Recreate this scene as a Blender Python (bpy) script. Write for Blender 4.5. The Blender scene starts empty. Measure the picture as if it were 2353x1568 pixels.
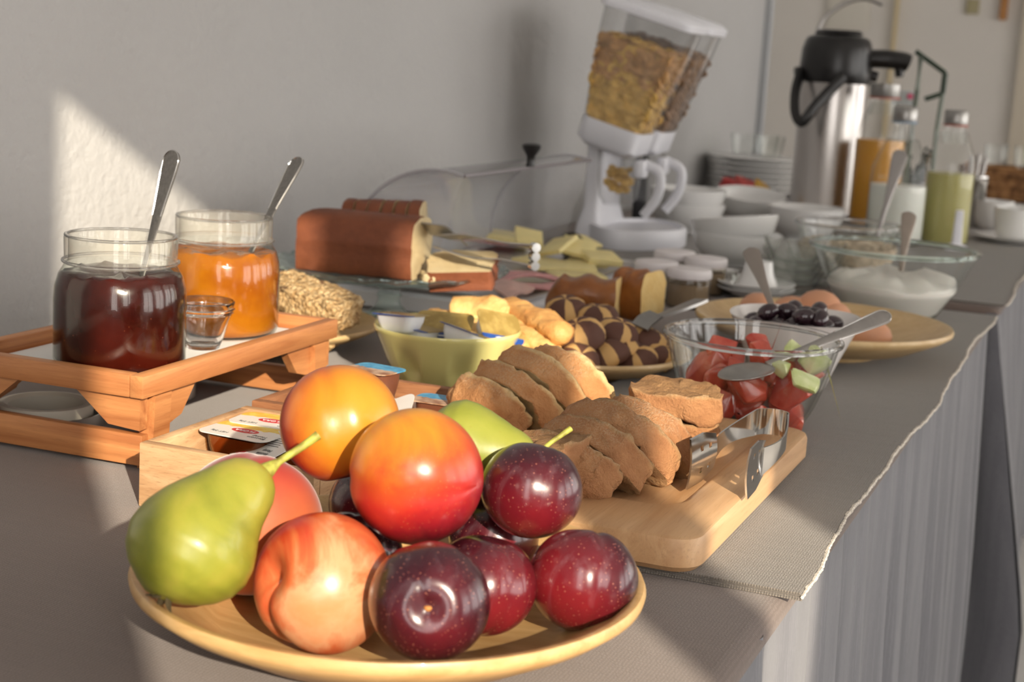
import bpy, bmesh, math, random
from mathutils import Vector, Matrix, noise as mnoise
random.seed(7)
PI = math.pi
sc = bpy.context.scene
COL = sc.collection
R = math.radians

# ---------------------------------------------------------------- camera
W, H, F = 2353, 1568, 3600.0
CAMZ = 0.33                      # table top is z = 0, floor is z = -0.75
ROT = Matrix.Rotation(R(21.6), 3, 'Z') @ Matrix.Rotation(R(90 - 10.5), 3, 'X') @ Matrix.Rotation(R(3.4), 3, 'Z')
cd = bpy.data.cameras.new('camera'); cam = bpy.data.objects.new('camera', cd); COL.objects.link(cam)
cam.location = (0, 0, CAMZ); cam.rotation_euler = ROT.to_euler()
cd.sensor_width = 36; cd.lens = 36 * F / W; cd.clip_start = 0.02; cd.clip_end = 60
cd.dof.use_dof = True; cd.dof.focus_distance = 1.06; cd.dof.aperture_fstop = 11.0
sc.camera = cam

# ---------------------------------------------------------------- light
wd = bpy.data.worlds.new('daylight'); sc.world = wd; wd.use_nodes = True
wd.node_tree.nodes['Background'].inputs[0].default_value = (1.0, 0.965, 0.93, 1)
wd.node_tree.nodes['Background'].inputs[1].default_value = 5.0
AZ, EL = R(41), R(21.4)
sd = bpy.data.lights.new('sun', 'SUN'); sun = bpy.data.objects.new('sun', sd); COL.objects.link(sun)
sd.energy = 6.8; sd.angle = R(0.6); sd.color = (1.0, 0.88, 0.70)
SUND = Vector((-math.sin(AZ) * math.cos(EL), math.cos(AZ) * math.cos(EL), -math.sin(EL)))
sun.rotation_euler = SUND.to_track_quat('-Z', 'Y').to_euler(); sun.location = (1.5, -2, 1.5)
sc.cycles.transparent_max_bounces = 28; sc.cycles.max_bounces = 9
sc.view_settings.view_transform = 'Standard'; sc.view_settings.look = 'None'
sc.view_settings.exposure = 0.0; sc.view_settings.gamma = 1.0; sc.view_settings.use_curve_mapping = False

def ray(x, y): return ROT @ Vector(((x - W / 2) / F, -(y - H / 2) / F, -1))
def G(x, y, z=0.0):
    d = ray(x, y); return Vector((0, 0, CAMZ)) + d * ((z - CAMZ) / d.z)
def D(x, y, dist): return Vector((0, 0, CAMZ)) + ray(x, y) * dist
def PYp(x, y, Y): d = ray(x, y); return Vector((0, 0, CAMZ)) + d * (Y / d.y)

# ---------------------------------------------------------------- mesh helpers
class MB:
    def __init__(s): s.v = []; s.f = []; s.m = []
    def add(s, vs, fs, mi=0, M=None):
        o = len(s.v)
        s.v += [tuple(M @ Vector(p)) if M is not None else tuple(p) for p in vs]
        s.f += [tuple(i + o for i in f) for f in fs]
        s.m += (mi if isinstance(mi, list) else [mi] * len(fs))
        return s
    def box(s, c, d, bev=0.0, M=None, mi=0, seg=2):
        bm = bmesh.new(); bmesh.ops.create_cube(bm, size=1)
        for v in bm.verts: v.co = Vector((v.co.x * d[0], v.co.y * d[1], v.co.z * d[2]))
        if bev: bmesh.ops.bevel(bm, geom=list(bm.edges), offset=bev, segments=seg, profile=.5, affect='EDGES')
        bm.verts.index_update()
        T = Matrix.Translation(c); 
        if M is not None: T = Matrix.Translation(c) @ M.to_4x4()
        s.add([T @ v.co for v in bm.verts], [[v.index for v in f.verts] for f in bm.faces], mi); bm.free()
        return s
    def loops(s, L, cap0=True, cap1=True, mi=0, closed=False, c0m=None, c1m=None):
        n = len(L[0]); vs = [p for l in L for p in l]; fs = []; ms = []
        rng = len(L) if closed else len(L) - 1
        for i in range(rng):
            a, b = i * n, ((i + 1) % len(L)) * n
            for j in range(n):
                k = (j + 1) % n
                fs.append((a + j, a + k, b + k, b + j)); ms.append(mi)
        if not closed and cap0: fs.append(tuple(reversed(range(n)))); ms.append(mi if c0m is None else c0m)
        if not closed and cap1: fs.append(tuple(range((len(L) - 1) * n, len(L) * n))); ms.append(mi if c1m is None else c1m)
        return s.add(vs, fs, ms)
    def lathe(s, prof, n=56, M=None, mi=0, fn=None):
        vs = []; fs = []; rows = []
        for (r, z) in prof:
            if r < 1e-6: rows.append([len(vs)]); vs.append((0, 0, z))
            else:
                row = []
                for j in range(n):
                    a = 2 * PI * j / n
                    p = (r * math.cos(a), r * math.sin(a), z)
                    if fn: p = fn(a, r, z)
                    row.append(len(vs)); vs.append(p)
                rows.append(row)
        for a, b in zip(rows, rows[1:]):
            for j in range(n):
                k = (j + 1) % n
                if len(a) == 1 and len(b) == 1: continue
                if len(a) == 1: fs.append((a[0], b[k], b[j]))
                elif len(b) == 1: fs.append((a[j], a[k], b[0]))
                else: fs.append((a[j], a[k], b[k], b[j]))
        return s.add(vs, fs, mi, M)
    def sweep(s, path, rw, rt=None, up=(0, 0, 1), n=10, mi=0, square=False, cap=True):
        P = [Vector(p) for p in path]; L = []
        for i, p in enumerate(P):
            t = (P[min(i + 1, len(P) - 1)] - P[max(i - 1, 0)]).normalized()
            u = Vector(up[i]) if isinstance(up, list) else Vector(up)
            sd_ = t.cross(u)
            if sd_.length < 1e-5: sd_ = t.cross(Vector((1, 0, 0)))
            sd_.normalize(); u = sd_.cross(t).normalized()
            a = rw[i] if isinstance(rw, (list, tuple)) else rw
            b = a if rt is None else (rt[i] if isinstance(rt, (list, tuple)) else rt)
            if square: L.append([p + sd_ * a * x + u * b * y for x, y in ((1, 1), (-1, 1), (-1, -1), (1, -1))])
            else: L.append([p + sd_ * a * math.cos(2 * PI * k / n) + u * b * math.sin(2 * PI * k / n) for k in range(n)])
        return s.loops(L, cap, cap, mi)
    def prism(s, poly, z0, z1, M=None, mi=0):
        n = len(poly); vs = [(x, y, z0) for x, y in poly] + [(x, y, z1) for x, y in poly]
        fs = [(i, (i + 1) % n, n + (i + 1) % n, n + i) for i in range(n)] + [tuple(reversed(range(n))), tuple(range(n, 2 * n))]
        return s.add(vs, fs, mi, M)
    def obj(s, name, mats, parent=None, loc=None, rot=None, smooth=True, sharp=40):
        me = bpy.data.meshes.new(name); me.from_pydata(s.v, [], s.f)
        mats = mats if isinstance(mats, (list, tuple)) else [mats]
        for m in mats: me.materials.append(m)
        if len(mats) > 1: me.polygons.foreach_set('material_index', s.m)
        bm = bmesh.new(); bm.from_mesh(me); bmesh.ops.recalc_face_normals(bm, faces=bm.faces); bm.to_mesh(me); bm.free()
        if smooth:
            me.shade_smooth(); me.set_sharp_from_angle(angle=R(sharp))
        me.update()
        return link(name, me, parent, loc, rot)

def link(name, me, parent=None, loc=None, rot=None):
    o = bpy.data.objects.new(name, me); COL.objects.link(o)
    if parent: o.parent = parent
    if loc is not None: o.location = loc
    if rot is not None: o.rotation_euler = rot
    return o
def tag(o, label, cat, group=None, kind=None):
    o['label'] = label; o['category'] = cat
    if group: o['group'] = group
    if kind: o['kind'] = kind
    return o
def thing(name, label, cat, loc=(0, 0, 0), rz=0, group=None, rot=None):
    o = bpy.data.objects.new(name, None); COL.objects.link(o); o.empty_display_size = .02
    o.location = loc; o.rotation_euler = rot if rot is not None else (0, 0, rz)
    return tag(o, label, cat, group)
def struct(o): o['kind'] = 'structure'; return o
def dup(root, loc, rot=None, label=None, group=None):
    r = root.copy(); COL.objects.link(r); r.location = loc
    if rot is not None: r.rotation_euler = rot
    if label: r['label'] = label
    if group: r['group'] = group
    for ch in list(root.children):
        c = ch.copy(); COL.objects.link(c); c.parent = r
        for g in list(ch.children):
            d = g.copy(); COL.objects.link(d); d.parent = c
    return r
def nz(p, sc_, oct_=3): return mnoise.fractal(Vector(p) * sc_, 1.0, 2.0, oct_)
def rough(mb, amp, scale, seed=0, oct_=3):
    o = Vector((seed * 3.1, seed * 1.7, seed * 5.3))
    mb.v = [tuple(Vector(p) + Vector((nz(Vector(p) + o, scale, oct_), nz(Vector(p) + o + Vector((9, 2, 4)), scale, oct_), nz(Vector(p) + o + Vector((3, 8, 1)), scale, oct_))) * amp) for p in mb.v]
    return mb
def rrect(w, d, r, n=6):
    pts = []
    for cx, cy, a0 in ((w / 2 - r, d / 2 - r, 0), (-w / 2 + r, d / 2 - r, 90), (-w / 2 + r, -d / 2 + r, 180), (w / 2 - r, -d / 2 + r, 270)):
        for k in range(n + 1):
            a = R(a0 + 90 * k / n); pts.append((cx + r * math.cos(a), cy + r * math.sin(a)))
    return pts
def at_z(poly, z, c=(0, 0)): return [(x + c[0], y + c[1], z) for x, y in poly]
def bez(pts, n=20):
    "Catmull-Rom through pts"
    P = [Vector(p) for p in pts]; P = [P[0] * 2 - P[1]] + P + [P[-1] * 2 - P[-2]]; out = []
    segs = len(P) - 3
    for i in range(segs):
        a, b, c, d = P[i:i + 4]
        m = max(2, n // segs)
        for k in range(m):
            t = k / m
            out.append(.5 * ((2 * b) + (c - a) * t + (2 * a - 5 * b + 4 * c - d) * t * t + (3 * b - 3 * c + d - a) * t ** 3))
    out.append(P[-2]); return out
def lerp_tab(tab, t):
    for (a, x), (b, y) in zip(tab, tab[1:]):
        if t <= b: return x + (y - x) * (t - a) / (b - a)
    return tab[-1][1]

# ---------------------------------------------------------------- materials
class NT:
    def __init__(s, name):
        s.m = bpy.data.materials.new(name); s.m.use_nodes = True; s.t = s.m.node_tree
        s.b = s.t.nodes['Principled BSDF']; s.out = s.t.nodes['Material Output']
    def n(s, typ, **kw):
        nd = s.t.nodes.new('ShaderNode' + typ)
        for k, v in kw.items():
            if k.startswith('_'): setattr(nd, k[1:], v)
            else:
                key = int(k[1:]) if k[0] == 'i' and k[1:].isdigit() else k.replace('__', ' ')
                s.set(nd.inputs[key], v)
        return nd
    def set(s, sock, v):
        if hasattr(v, 'is_output') or isinstance(v, bpy.types.NodeSocket): s.t.links.new(v, sock)
        else:
            if isinstance(v, (tuple, list)) and len(v) == 3 and sock.type == 'RGBA': v = (*v, 1)
            sock.default_value = v
    def coord(s, scale=(1, 1, 1), rot=(0, 0, 0), loc=(0, 0, 0), kind='Object'):
        c = s.n('TexCoord'); mp = s.n('Mapping', Scale=scale, Rotation=rot, Location=loc)
        s.t.links.new(c.outputs[kind], mp.inputs['Vector']); return mp.outputs[0]
    def noise(s, vec, scale, detail=4, rough_=.55, dist=0):
        return s.n('TexNoise', Vector=vec, Scale=scale, Detail=detail, Roughness=rough_, Distortion=dist).outputs['Fac']
    def ramp(s, fac, stops):
        r = s.n('ValToRGB', Fac=fac); e = r.color_ramp.elements
        while len(e) < len(stops): e.new(.5)
        for x, (p, c) in zip(e, stops):
            x.position = p; x.color = (*c, 1) if len(c) == 3 else c
        return r.outputs[0]
    def mix(s, f, a, b, mode='MIX'):
        nd = s.n('Mix', _data_type='RGBA', _blend_type=mode)
        s.set(nd.inputs[0], f); s.set(nd.inputs[6], a); s.set(nd.inputs[7], b); return nd.outputs[2]
    def math(s, op, a, b=0.0, c=0.0):
        nd = s.n('Math', _operation=op); s.set(nd.inputs[0], a); s.set(nd.inputs[1], b)
        if c: s.set(nd.inputs[2], c)
        return nd.outputs[0]
    def bump(s, h, strength=.3, dist=.002):
        nd = s.n('Bump', Strength=strength, Distance=dist, Height=h); s.set(s.b.inputs['Normal'], nd.outputs[0]); return s
    def bs(s, **kw):
        for k, v in kw.items(): s.set(s.b.inputs[k.replace('__', ' ')], v)
        return s
def plain(name, col, rough_=.5, metal=0, coat=0, var=0.0, vs=30, bump=0, bs_=200, sss=0, spec=.5, bd=.001):
    t = NT(name)
    c = col
    if var: 
        v = t.coord()
        f = t.noise(v, vs, 5)
        c = t.ramp(f, [(.3, tuple(x * (1 - var) for x in col)), (.7, tuple(min(1, x * (1 + var)) for x in col))])
    t.bs(Base__Color=c, Roughness=rough_, Metallic=metal, Coat__Weight=coat, Subsurface__Weight=sss)
    t.b.inputs['Specular IOR Level'].default_value = spec
    if sss: t.b.inputs['Subsurface Radius'].default_value = (1, .5, .3); t.b.inputs['Subsurface Scale'].default_value = .004
    if bump: t.bump(t.noise(t.coord(), bs_, 5), bump, bd)
    return t.m
def wood(name, c1, c2, scale=(60, 4, 60), rough_=.5, fine=.25, spots=None, dist=1.2, coat=0):
    t = NT(name); v = t.coord(scale)
    f = t.noise(v, 1.0, 6, .6, dist)
    c = t.ramp(f, [(.30, c1), (.52, tuple((a + b) / 2 for a, b in zip(c1, c2))), (.72, c2)])
    v2 = t.coord(tuple(x * 9 for x in scale)); g = t.noise(v2, 1.0, 3, .6)
    c = t.mix(t.math('MULTIPLY', t.ramp(g, [(.55, (0, 0, 0)), (.75, (1, 1, 1))]), fine), c, tuple(x * .45 for x in c1))
    if spots:
        k = t.noise(t.coord(), spots[0], 4, .6)
        c = t.mix(t.ramp(k, [(.6, (0, 0, 0)), (.72, (1, 1, 1))]), c, spots[1])
    t.bs(Base__Color=c, Roughness=rough_, Coat__Weight=coat)
    t.bump(g, .15, .0006)
    return t.m
def glass(name, tint=(.96, .98, .97), ior=1.45, rough_=.02, edge=(.55, .62, .6), film=0.0, filmcol=(.8, .8, .8)):
    "thin clear glass: transparent body with a Fresnel reflection and a denser edge"
    t = NT(name)
    lw = t.n('LayerWeight', Blend=.5).outputs['Facing']
    f = t.math('POWER', lw, 4.0)
    tr = t.n('BsdfTransparent', Color=t.mix(f, tint, edge))
    gl = t.n('BsdfGlossy', Color=(1, 1, 1, 1), Roughness=rough_)
    f0 = ((ior - 1) / (ior + 1)) ** 2
    fr = t.math('ADD', f0, t.math('MULTIPLY', t.math('POWER', lw, 5.0), .7))
    mx = t.n('MixShader', Fac=fr); t.t.links.new(tr.outputs[0], mx.inputs[1]); t.t.links.new(gl.outputs[0], mx.inputs[2])
    last = mx
    if film:
        df = t.n('BsdfDiffuse', Color=filmcol)
        m2 = t.n('MixShader', Fac=film); t.t.links.new(mx.outputs[0], m2.inputs[1]); t.t.links.new(df.outputs[0], m2.inputs[2]); last = m2
    t.t.links.new(last.outputs[0], t.out.inputs['Surface']); return t.m

def clear_glass(name, tint=(1, 1, 1), ior=1.45, rough_=0.0):
    t = NT(name); t.bs(Base__Color=tint, Roughness=rough_, Transmission__Weight=1.0, IOR=ior); return t.m
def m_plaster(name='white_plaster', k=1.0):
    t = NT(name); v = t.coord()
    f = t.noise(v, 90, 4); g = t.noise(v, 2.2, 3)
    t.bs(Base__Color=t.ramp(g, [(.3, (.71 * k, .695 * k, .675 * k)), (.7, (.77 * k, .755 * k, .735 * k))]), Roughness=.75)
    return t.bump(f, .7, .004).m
def m_cloth(name, c, c2, weave=900, rough_=.9, stretch=(1, 1, 1), bump=.4):
    t = NT(name); v = t.coord()
    w1 = t.n('TexWave', Vector=t.coord(stretch), Scale=weave * .16, Distortion=3.0, Detail=2, Detail__Scale=2, _bands_direction='X').outputs['Fac']
    w2 = t.n('TexWave', Vector=t.coord(stretch), Scale=weave * .16, Distortion=3.0, Detail=2, Detail__Scale=2, _bands_direction='Y').outputs['Fac']
    wv = t.math('MULTIPLY', w1, w2)
    g = t.noise(t.coord((3, 40, 3)), 4, 4, .6)
    col = t.mix(t.math('ADD', t.math('MULTIPLY', wv, .5), t.math('MULTIPLY', g, .4)), c, c2)
    t.bs(Base__Color=col, Roughness=rough_, Sheen__Weight=.25, Sheen__Roughness=.5)
    return t.bump(wv, bump, .0006).m
def m_fruit(name, cols, direction, nscale=9, amt=.9, rough_=.35, speck=None, coat=.0, fuzz=0, bias=.5, bloom=0, streak=None, gain=1.0):
    """cols dark->light along direction (object axes) with blotches"""
    t = NT(name); c = t.n('TexCoord').outputs['Object']
    d = t.n('VectorMath', _operation='DOT_PRODUCT'); t.t.links.new(c, d.inputs[0]); d.inputs[1].default_value = Vector(direction).normalized()
    f = t.math('MULTIPLY', d.outputs['Value'], 1 / .037 * .5)
    nn = t.noise(t.coord(streak or (1, 1, 1)), nscale / .037 * .12, 6, .62, .8)
    f = t.math('ADD', t.math('MULTIPLY', f, gain), t.math('ADD', bias, t.math('MULTIPLY', t.math('SUBTRACT', nn, .5), amt)))
    n = len(cols); col = t.ramp(f, [(i / (n - 1), x) for i, x in enumerate(cols)])
    if speck:
        vo = t.n('TexVoronoi', Vector=c, Scale=speck[0]).outputs['Distance']
        s_ = t.ramp(vo, [(.06, (1, 1, 1)), (speck[2], (0, 0, 0))])
        s_ = t.math('MULTIPLY', s_, t.ramp(t.noise(c, 60, 2), [(.3, (.15, .15, .15)), (.6, (1, 1, 1))]))
        col = t.mix(t.math('MULTIPLY', s_, .85), col, speck[1])
    if bloom:
        k = t.noise(t.coord((1, 1, .35)), 45, 5, .6, 1.5)
        col = t.mix(t.math('MULTIPLY', t.ramp(k, [(.52, (0, 0, 0)), (.78, (1, 1, 1))]), bloom), col, (.30, .24, .27))
    t.bs(Base__Color=col, Roughness=rough_, Coat__Weight=coat, Coat__Roughness=.15, Subsurface__Weight=.06, Sheen__Weight=fuzz, Sheen__Roughness=.35)
    t.b.inputs['Subsurface Radius'].default_value = (1, .35, .15); t.b.inputs['Subsurface Scale'].default_value = .004
    t.bump(t.noise(c, 300, 3), .05, .001)
    return t.m
def m_bread(name, c1, c2, flour=None, bscale=260, bst=.8, rough_=.85, pale=None):
    t = NT(name); v = t.coord()
    f = t.noise(v, 35, 6, .65); col = t.ramp(f, [(.3, c1), (.7, c2)])
    if pale:
        y = t.math('ADD', t.n('SeparateXYZ', Vector=v).outputs['Y'], t.math('MULTIPLY', t.math('SUBTRACT', t.noise(v, 70, 4), .5), .010))
        col = t.mix(t.ramp(t.math('MULTIPLY', y, 50.0), [(pale[1], (0, 0, 0)), (pale[1] + .22, (1, 1, 1))]), col, pale[0])
    if flour:
        k = t.noise(v, 700, 3, .7); z = t.n('SeparateXYZ', Vector=t.n('NewGeometry').outputs['Normal']).outputs['Z']
        up = t.math('MULTIPLY', t.ramp(z, [(.35, (0, 0, 0)), (.9, (1, 1, 1))]), t.ramp(k, [(.46, (0, 0, 0)), (.6, (1, 1, 1))]))
        col = t.mix(t.math('MULTIPLY', up, flour[1]), col, flour[0])
    t.bs(Base__Color=col, Roughness=rough_)
    h = t.math('ADD', t.noise(v, bscale, 5, .7), t.math('MULTIPLY', t.noise(v, 60, 4), 1.2))
    if pale:
        dv = t.n('VectorMath', _operation='ADD'); t.t.links.new(v, dv.inputs[0])
        wn = t.n('TexNoise', Vector=v, Scale=50.0, Detail=3.0); sc2 = t.n('VectorMath', _operation='SCALE'); t.t.links.new(wn.outputs['Color'], sc2.inputs[0]); sc2.inputs['Scale'].default_value = .02
        t.t.links.new(sc2.outputs[0], dv.inputs[1])
        ck = t.n('TexVoronoi', Vector=dv.outputs[0], Scale=30.0, _feature='DISTANCE_TO_EDGE').outputs['Distance']
        h = t.math('ADD', h, t.math('MULTIPLY', t.math('MAXIMUM', t.ramp(ck, [(0, (0, 0, 0)), (.022, (1, 1, 1))]), t.ramp(t.noise(v, 28, 3), [(.45, (1, 1, 1)), (.62, (0, 0, 0))])), .35))
    return t.bump(h, bst, .003).m
# ---------------------------------------------------------------- shared materials
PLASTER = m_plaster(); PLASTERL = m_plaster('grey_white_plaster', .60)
CLOTH = m_cloth('taupe_cloth', (.130, .094, .077), (.21, .158, .132), 900)
RUNNER = m_cloth('woven_runner', (.10, .085, .072), (.27, .235, .195), 1100, .75, bump=.6)
SKIRT = m_cloth('grey_skirt', (.130, .128, .142), (.19, .186, .20), 500, .9, bump=.15)
FRINGE = plain('pale_thread', (.62, .56, .48), .9, var=.3, vs=400)
FLOOR = plain('pale_tile', (.62, .60, .58), .35, var=.08, vs=3)
ACACIA = wood('orange_brown_wood', (.36, .125, .040), (.64, .285, .105), (70, 5, 70), .45, .3, dist=1.0)
ACACIAX = wood('orange_brown_wood_cross', (.36, .125, .040), (.64, .285, .105), (5, 70, 70), .45, .3, dist=1.0)
PALEBOX = wood('pale_box_wood', (.48, .255, .115), (.72, .46, .25), (14, 14, 90), .6, .5)
DARKBOX = wood('brown_box_wood', (.20, .075, .030), (.42, .19, .085), (8, 8, 80), .6, .6)
BEECH = wood('beech_board_wood', (.50, .275, .125), (.66, .41, .215), (70, 4, 50), .45, .25)
BAMBOO = wood('turned_bamboo', (.50, .285, .105), (.68, .44, .19), (10, 70, 90), .4, .2, coat=.15)
BAMBOO2 = wood('pale_turned_bamboo', (.56, .37, .165), (.70, .51, .265), (10, 70, 90), .4, .15, coat=.15)
STEEL = plain('brushed_steel', (.34, .33, .315), .34, 1, var=.06, vs=60)
STEELD = plain('worn_steel', (.42, .40, .38), .3, 1, var=.1, vs=80)
CHROME = plain('polished_steel', (.72, .71, .69), .1, 1)
GLASS = glass('clear_glass', (.98, .985, .98), edge=(.45, .48, .465))
RIMGLASS = clear_glass('rim_glass'); GREENRIM = clear_glass('green_rim_glass', (.82, .95, .91)); STANDGLASS = clear_glass('stand_glass', (.90, .97, .95))
NECKGLASS = glass('neck_glass', (.95, .95, .93), film=.09, filmcol=(.78, .74, .66), edge=(.30, .29, .25))
JARGLASS = glass('jar_glass', (.93, .95, .92), ior=1.32, edge=(.52, .53, .48))
GREENGLASS = glass('greenish_glass', (.86, .91, .90), edge=(.40, .54, .52), film=.07, filmcol=(.6, .66, .65))
PLASTIC = glass('clear_plastic', (.97, .97, .975), ior=1.3, rough_=.06, edge=(.6, .6, .62), film=.09, filmcol=(.85, .84, .85))
HOPPER = glass('hopper_plastic', (.9, .9, .9), ior=1.35, rough_=.08, edge=(.6, .6, .6), film=.06)
WHITEC = plain('white_porcelain', (.80, .79, .77), .18, coat=.4)
WHITEP = plain('white_plastic', (.78, .78, .82), .35)
BLACKP = plain('black_plastic', (.012, .011, .011), .3)
PAPER = plain('white_paper', (.84, .83, .80), .8, bump=.2, bs_=60)

# ---------------------------------------------------------------- room shell
XW = -1.05
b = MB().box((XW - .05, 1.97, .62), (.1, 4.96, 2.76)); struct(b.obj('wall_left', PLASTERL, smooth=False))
FARW = plain('far_wall_paint', (.78, .74, .69), .8, var=.03, vs=2)
b = MB().box((1.0, 8.55, .62), (8, .1, 2.76)); struct(b.obj('wall_far', FARW, smooth=False))
b = MB().box((XW - 1.05, 5.5, .62), (.1, 6.1, 2.76)); struct(b.obj('wall_alcove', plain('alcove_paint', (.80, .79, .76), .8), smooth=False))
b = MB().box((XW - .55, 4.47, .62), (1.0, .06, 2.76)); struct(b.obj('wall_return', PLASTER, smooth=False))
struct(MB().box((XW + .008, 4.447, .62), (.02, .03, 2.7)).obj('trim_1', plain('grey_trim', (.42, .43, .44), .6), smooth=False))
b = MB().box((1.5, 4, -.80), (9, 9.3, .1)); struct(b.obj('floor', FLOOR, smooth=False))
b = MB().box((1.5, 4, 2.05), (9, 9.3, .1)); struct(b.obj('ceiling', PLASTER, smooth=False))
# end wall behind the camera: two window openings let the low sun in
Y0, UA, UB, UC, UD, VT, VB = -.5, .553, .955, 1.045, 1.22, 1.225, .10
b = MB(); DX0, DX1, DZ1 = -.22, .22, 1.25     # unseen opening added behind the camera for front fill light
def wbox(x0, x1, z0, z1): b.box(((x0 + x1) / 2, Y0 - .012, (z0 + z1) / 2), (x1 - x0, .024, z1 - z0))
wbox(-1.3, DX0, -.75, 2.0); wbox(DX0, DX1, DZ1, 2.0); wbox(DX1, UA, -.75, 2.0); wbox(UB, UC, -.75, 2.0); wbox(UD, 5.0, -.75, 2.0)
wbox(UA, UB, VT, 2.0); wbox(UA, UB, -.75, VB); wbox(UC, UD, VT, 2.0); wbox(UC, UD, -.75, VB)
struct(b.obj('wall_back', PLASTER, smooth=False))
dr = MB()  # frame around the added fill opening
for x in (DX0 + .03, DX1 - .03): dr.box((x, Y0 - .012, .3), (.06, .04, 2.1))
dr.box(((DX0 + DX1) / 2, Y0 - .012, DZ1 - .03), (DX1 - DX0, .04, .06)); dr.box(((DX0 + DX1) / 2, Y0 - .012, -.70), (DX1 - DX0, .04, .10))
struct(dr.obj('fill_doorway', plain('white_fill_frame', (.8, .8, .8), .5), smooth=False))
L = bpy.data.lights.new('daylight_portal', 'AREA'); L.shape = 'RECTANGLE'; L.size = DX1 - DX0; L.size_y = DZ1 + .75; L.cycles.is_portal = True
lo = bpy.data.objects.new('daylight_portal', L); COL.objects.link(lo); lo.location = ((DX0 + DX1) / 2, Y0 + .002, (DZ1 - .75) / 2); lo.rotation_euler = Vector((0, 1, 0)).to_track_quat('-Z', 'Y').to_euler()
# window wall to the right: tall glazed openings, open sky outside
b = MB(); XR = 2.6
def rbox(y0, y1, z0, z1): b.box((XR + .06, (y0 + y1) / 2, (z0 + z1) / 2), (.12, y1 - y0, z1 - z0))
WIN = [(.1, 1.2), (1.5, 2.6), (2.9, 4.0), (4.3, 5.4), (5.7, 6.8)]
yy = -.5
for y0, y1 in WIN:
    rbox(yy, y0, -.75, 2.0); rbox(y0, y1, 1.75, 2.0); rbox(y0, y1, -.75, -.35); yy = y1
rbox(yy, 8.6, -.75, 2.0); struct(b.obj('wall_right', PLASTER, smooth=False))
FRAMEW = plain('white_window_frame', (.8, .8, .8), .5)
for i, (y0, y1) in enumerate(WIN):
    f = MB(); ym = (y0 + y1) / 2
    for z in (-.33, 1.73): f.box((XR + .06, ym, z), (.06, y1 - y0, .05))
    for y in (y0 + .025, ym, y1 - .025): f.box((XR + .06, y, .7), (.06, .05, 2.1))
    struct(f.obj('window_%d' % (i + 1), FRAMEW, smooth=False))
    L = bpy.data.lights.new('daylight_portal', 'AREA'); L.shape = 'RECTANGLE'; L.size = y1 - y0; L.size_y = 2.1; L.cycles.is_portal = True
    lo = bpy.data.objects.new('daylight_portal', L); COL.objects.link(lo); lo.location = (XR, ym, .7); lo.rotation_euler = Vector((-1, 0, 0)).to_track_quat('-Z', 'Y').to_euler()

# far wall furniture, seen as soft shapes
def farbox(name, label, cat, x0, x1, y0, y1, dist, col, th=.02, rough_=.7):
    p = [D(x, y, dist) for x, y in ((x0, y1), (x1, y1), (x1, y0), (x0, y0))]
    n = (p[1] - p[0]).cross(p[3] - p[0]).normalized() * th
    m = MB().loops([[q - n for q in p], p]); o = m.obj(name, plain(name + '_paint', col, rough_), smooth=False)
    return tag(o, label, cat)
YF = 8.49
def wallpanel(name, label, cat, px0, px1, py0, py1, col, th=.03, zmin=None, zmax=None):
    a = PYp(px0, py1, YF); c = PYp(px1, py0, YF); x0, x1 = a.x, c.x; z0 = a.z if zmin is None else zmin; z1 = c.z if zmax is None else zmax
    o = MB().box(((x0 + x1) / 2, YF - th / 2 + .008, (z0 + z1) / 2), (x1 - x0, th, z1 - z0), .004).obj(name, plain(name + '_paint', col, .7))
    return tag(o, label, cat)
wallpanel('door_panel', 'cream yellow door strip standing upright behind the vacuum flask', 'door', 2003, 2062, 60, 560, (.70, .58, .36), .04, -.74, 1.6)
wallpanel('white_board', 'white framed notice board with coloured pictures above the vacuum flask', 'board', 1900, 1998, 40, 65, (.74, .70, .62), .03, None, 1.5)
wallpanel('switch_plate', 'small olive beige switch plate on the far wall', 'switch', 2218, 2252, -2, 32, (.42, .37, .22), .02)
wallpanel('wood_post', 'short orange brown wooden strip at the top of the far wall', 'wood strip', 2296, 2318, 0, 46, (.48, .22, .07), .04, None, 1.3)
wallpanel('beige_door', 'tall pale beige door at the right of the far wall', 'door', 2308, 2600, 0, 420, (.74, .66, .54), .05, -.74, 1.7)

# ---------------------------------------------------------------- tables
TE = -.178      # right edge of the table tops
def table_cover(name, label, x0, x1, y0, y1, m, zt):
    t = thing(name, label, 'tablecloth', ((x0 + x1) / 2, (y0 + y1) / 2, 0))
    w, d = x1 - x0, y1 - y0
    L = []
    for k in range(6):
        a = PI / 2 * k / 5; ins = .012 * (1 - math.cos(PI / 2 - a)); 
        L.append(at_z(rrect(w - 2 * .012 * (1 - math.sin(a)) if False else w - .024 * (1 - math.cos(a)), d - .024 * (1 - math.cos(a)), .014, 5), zt - .012 + .012 * math.sin(a)))
    MB().loops(L, True, True).obj('table_top', m, t)
    return t
t1 = table_cover('buffet_table', 'long taupe cloth covered buffet table in the foreground', XW + .01, TE, -.1, 2.27, CLOTH, 0)
t2 = table_cover('buffet_table', 'second taupe cloth covered table beyond the gap', XW + .01, TE + .004, 2.36, 5.2, CLOTH, .004)
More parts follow.
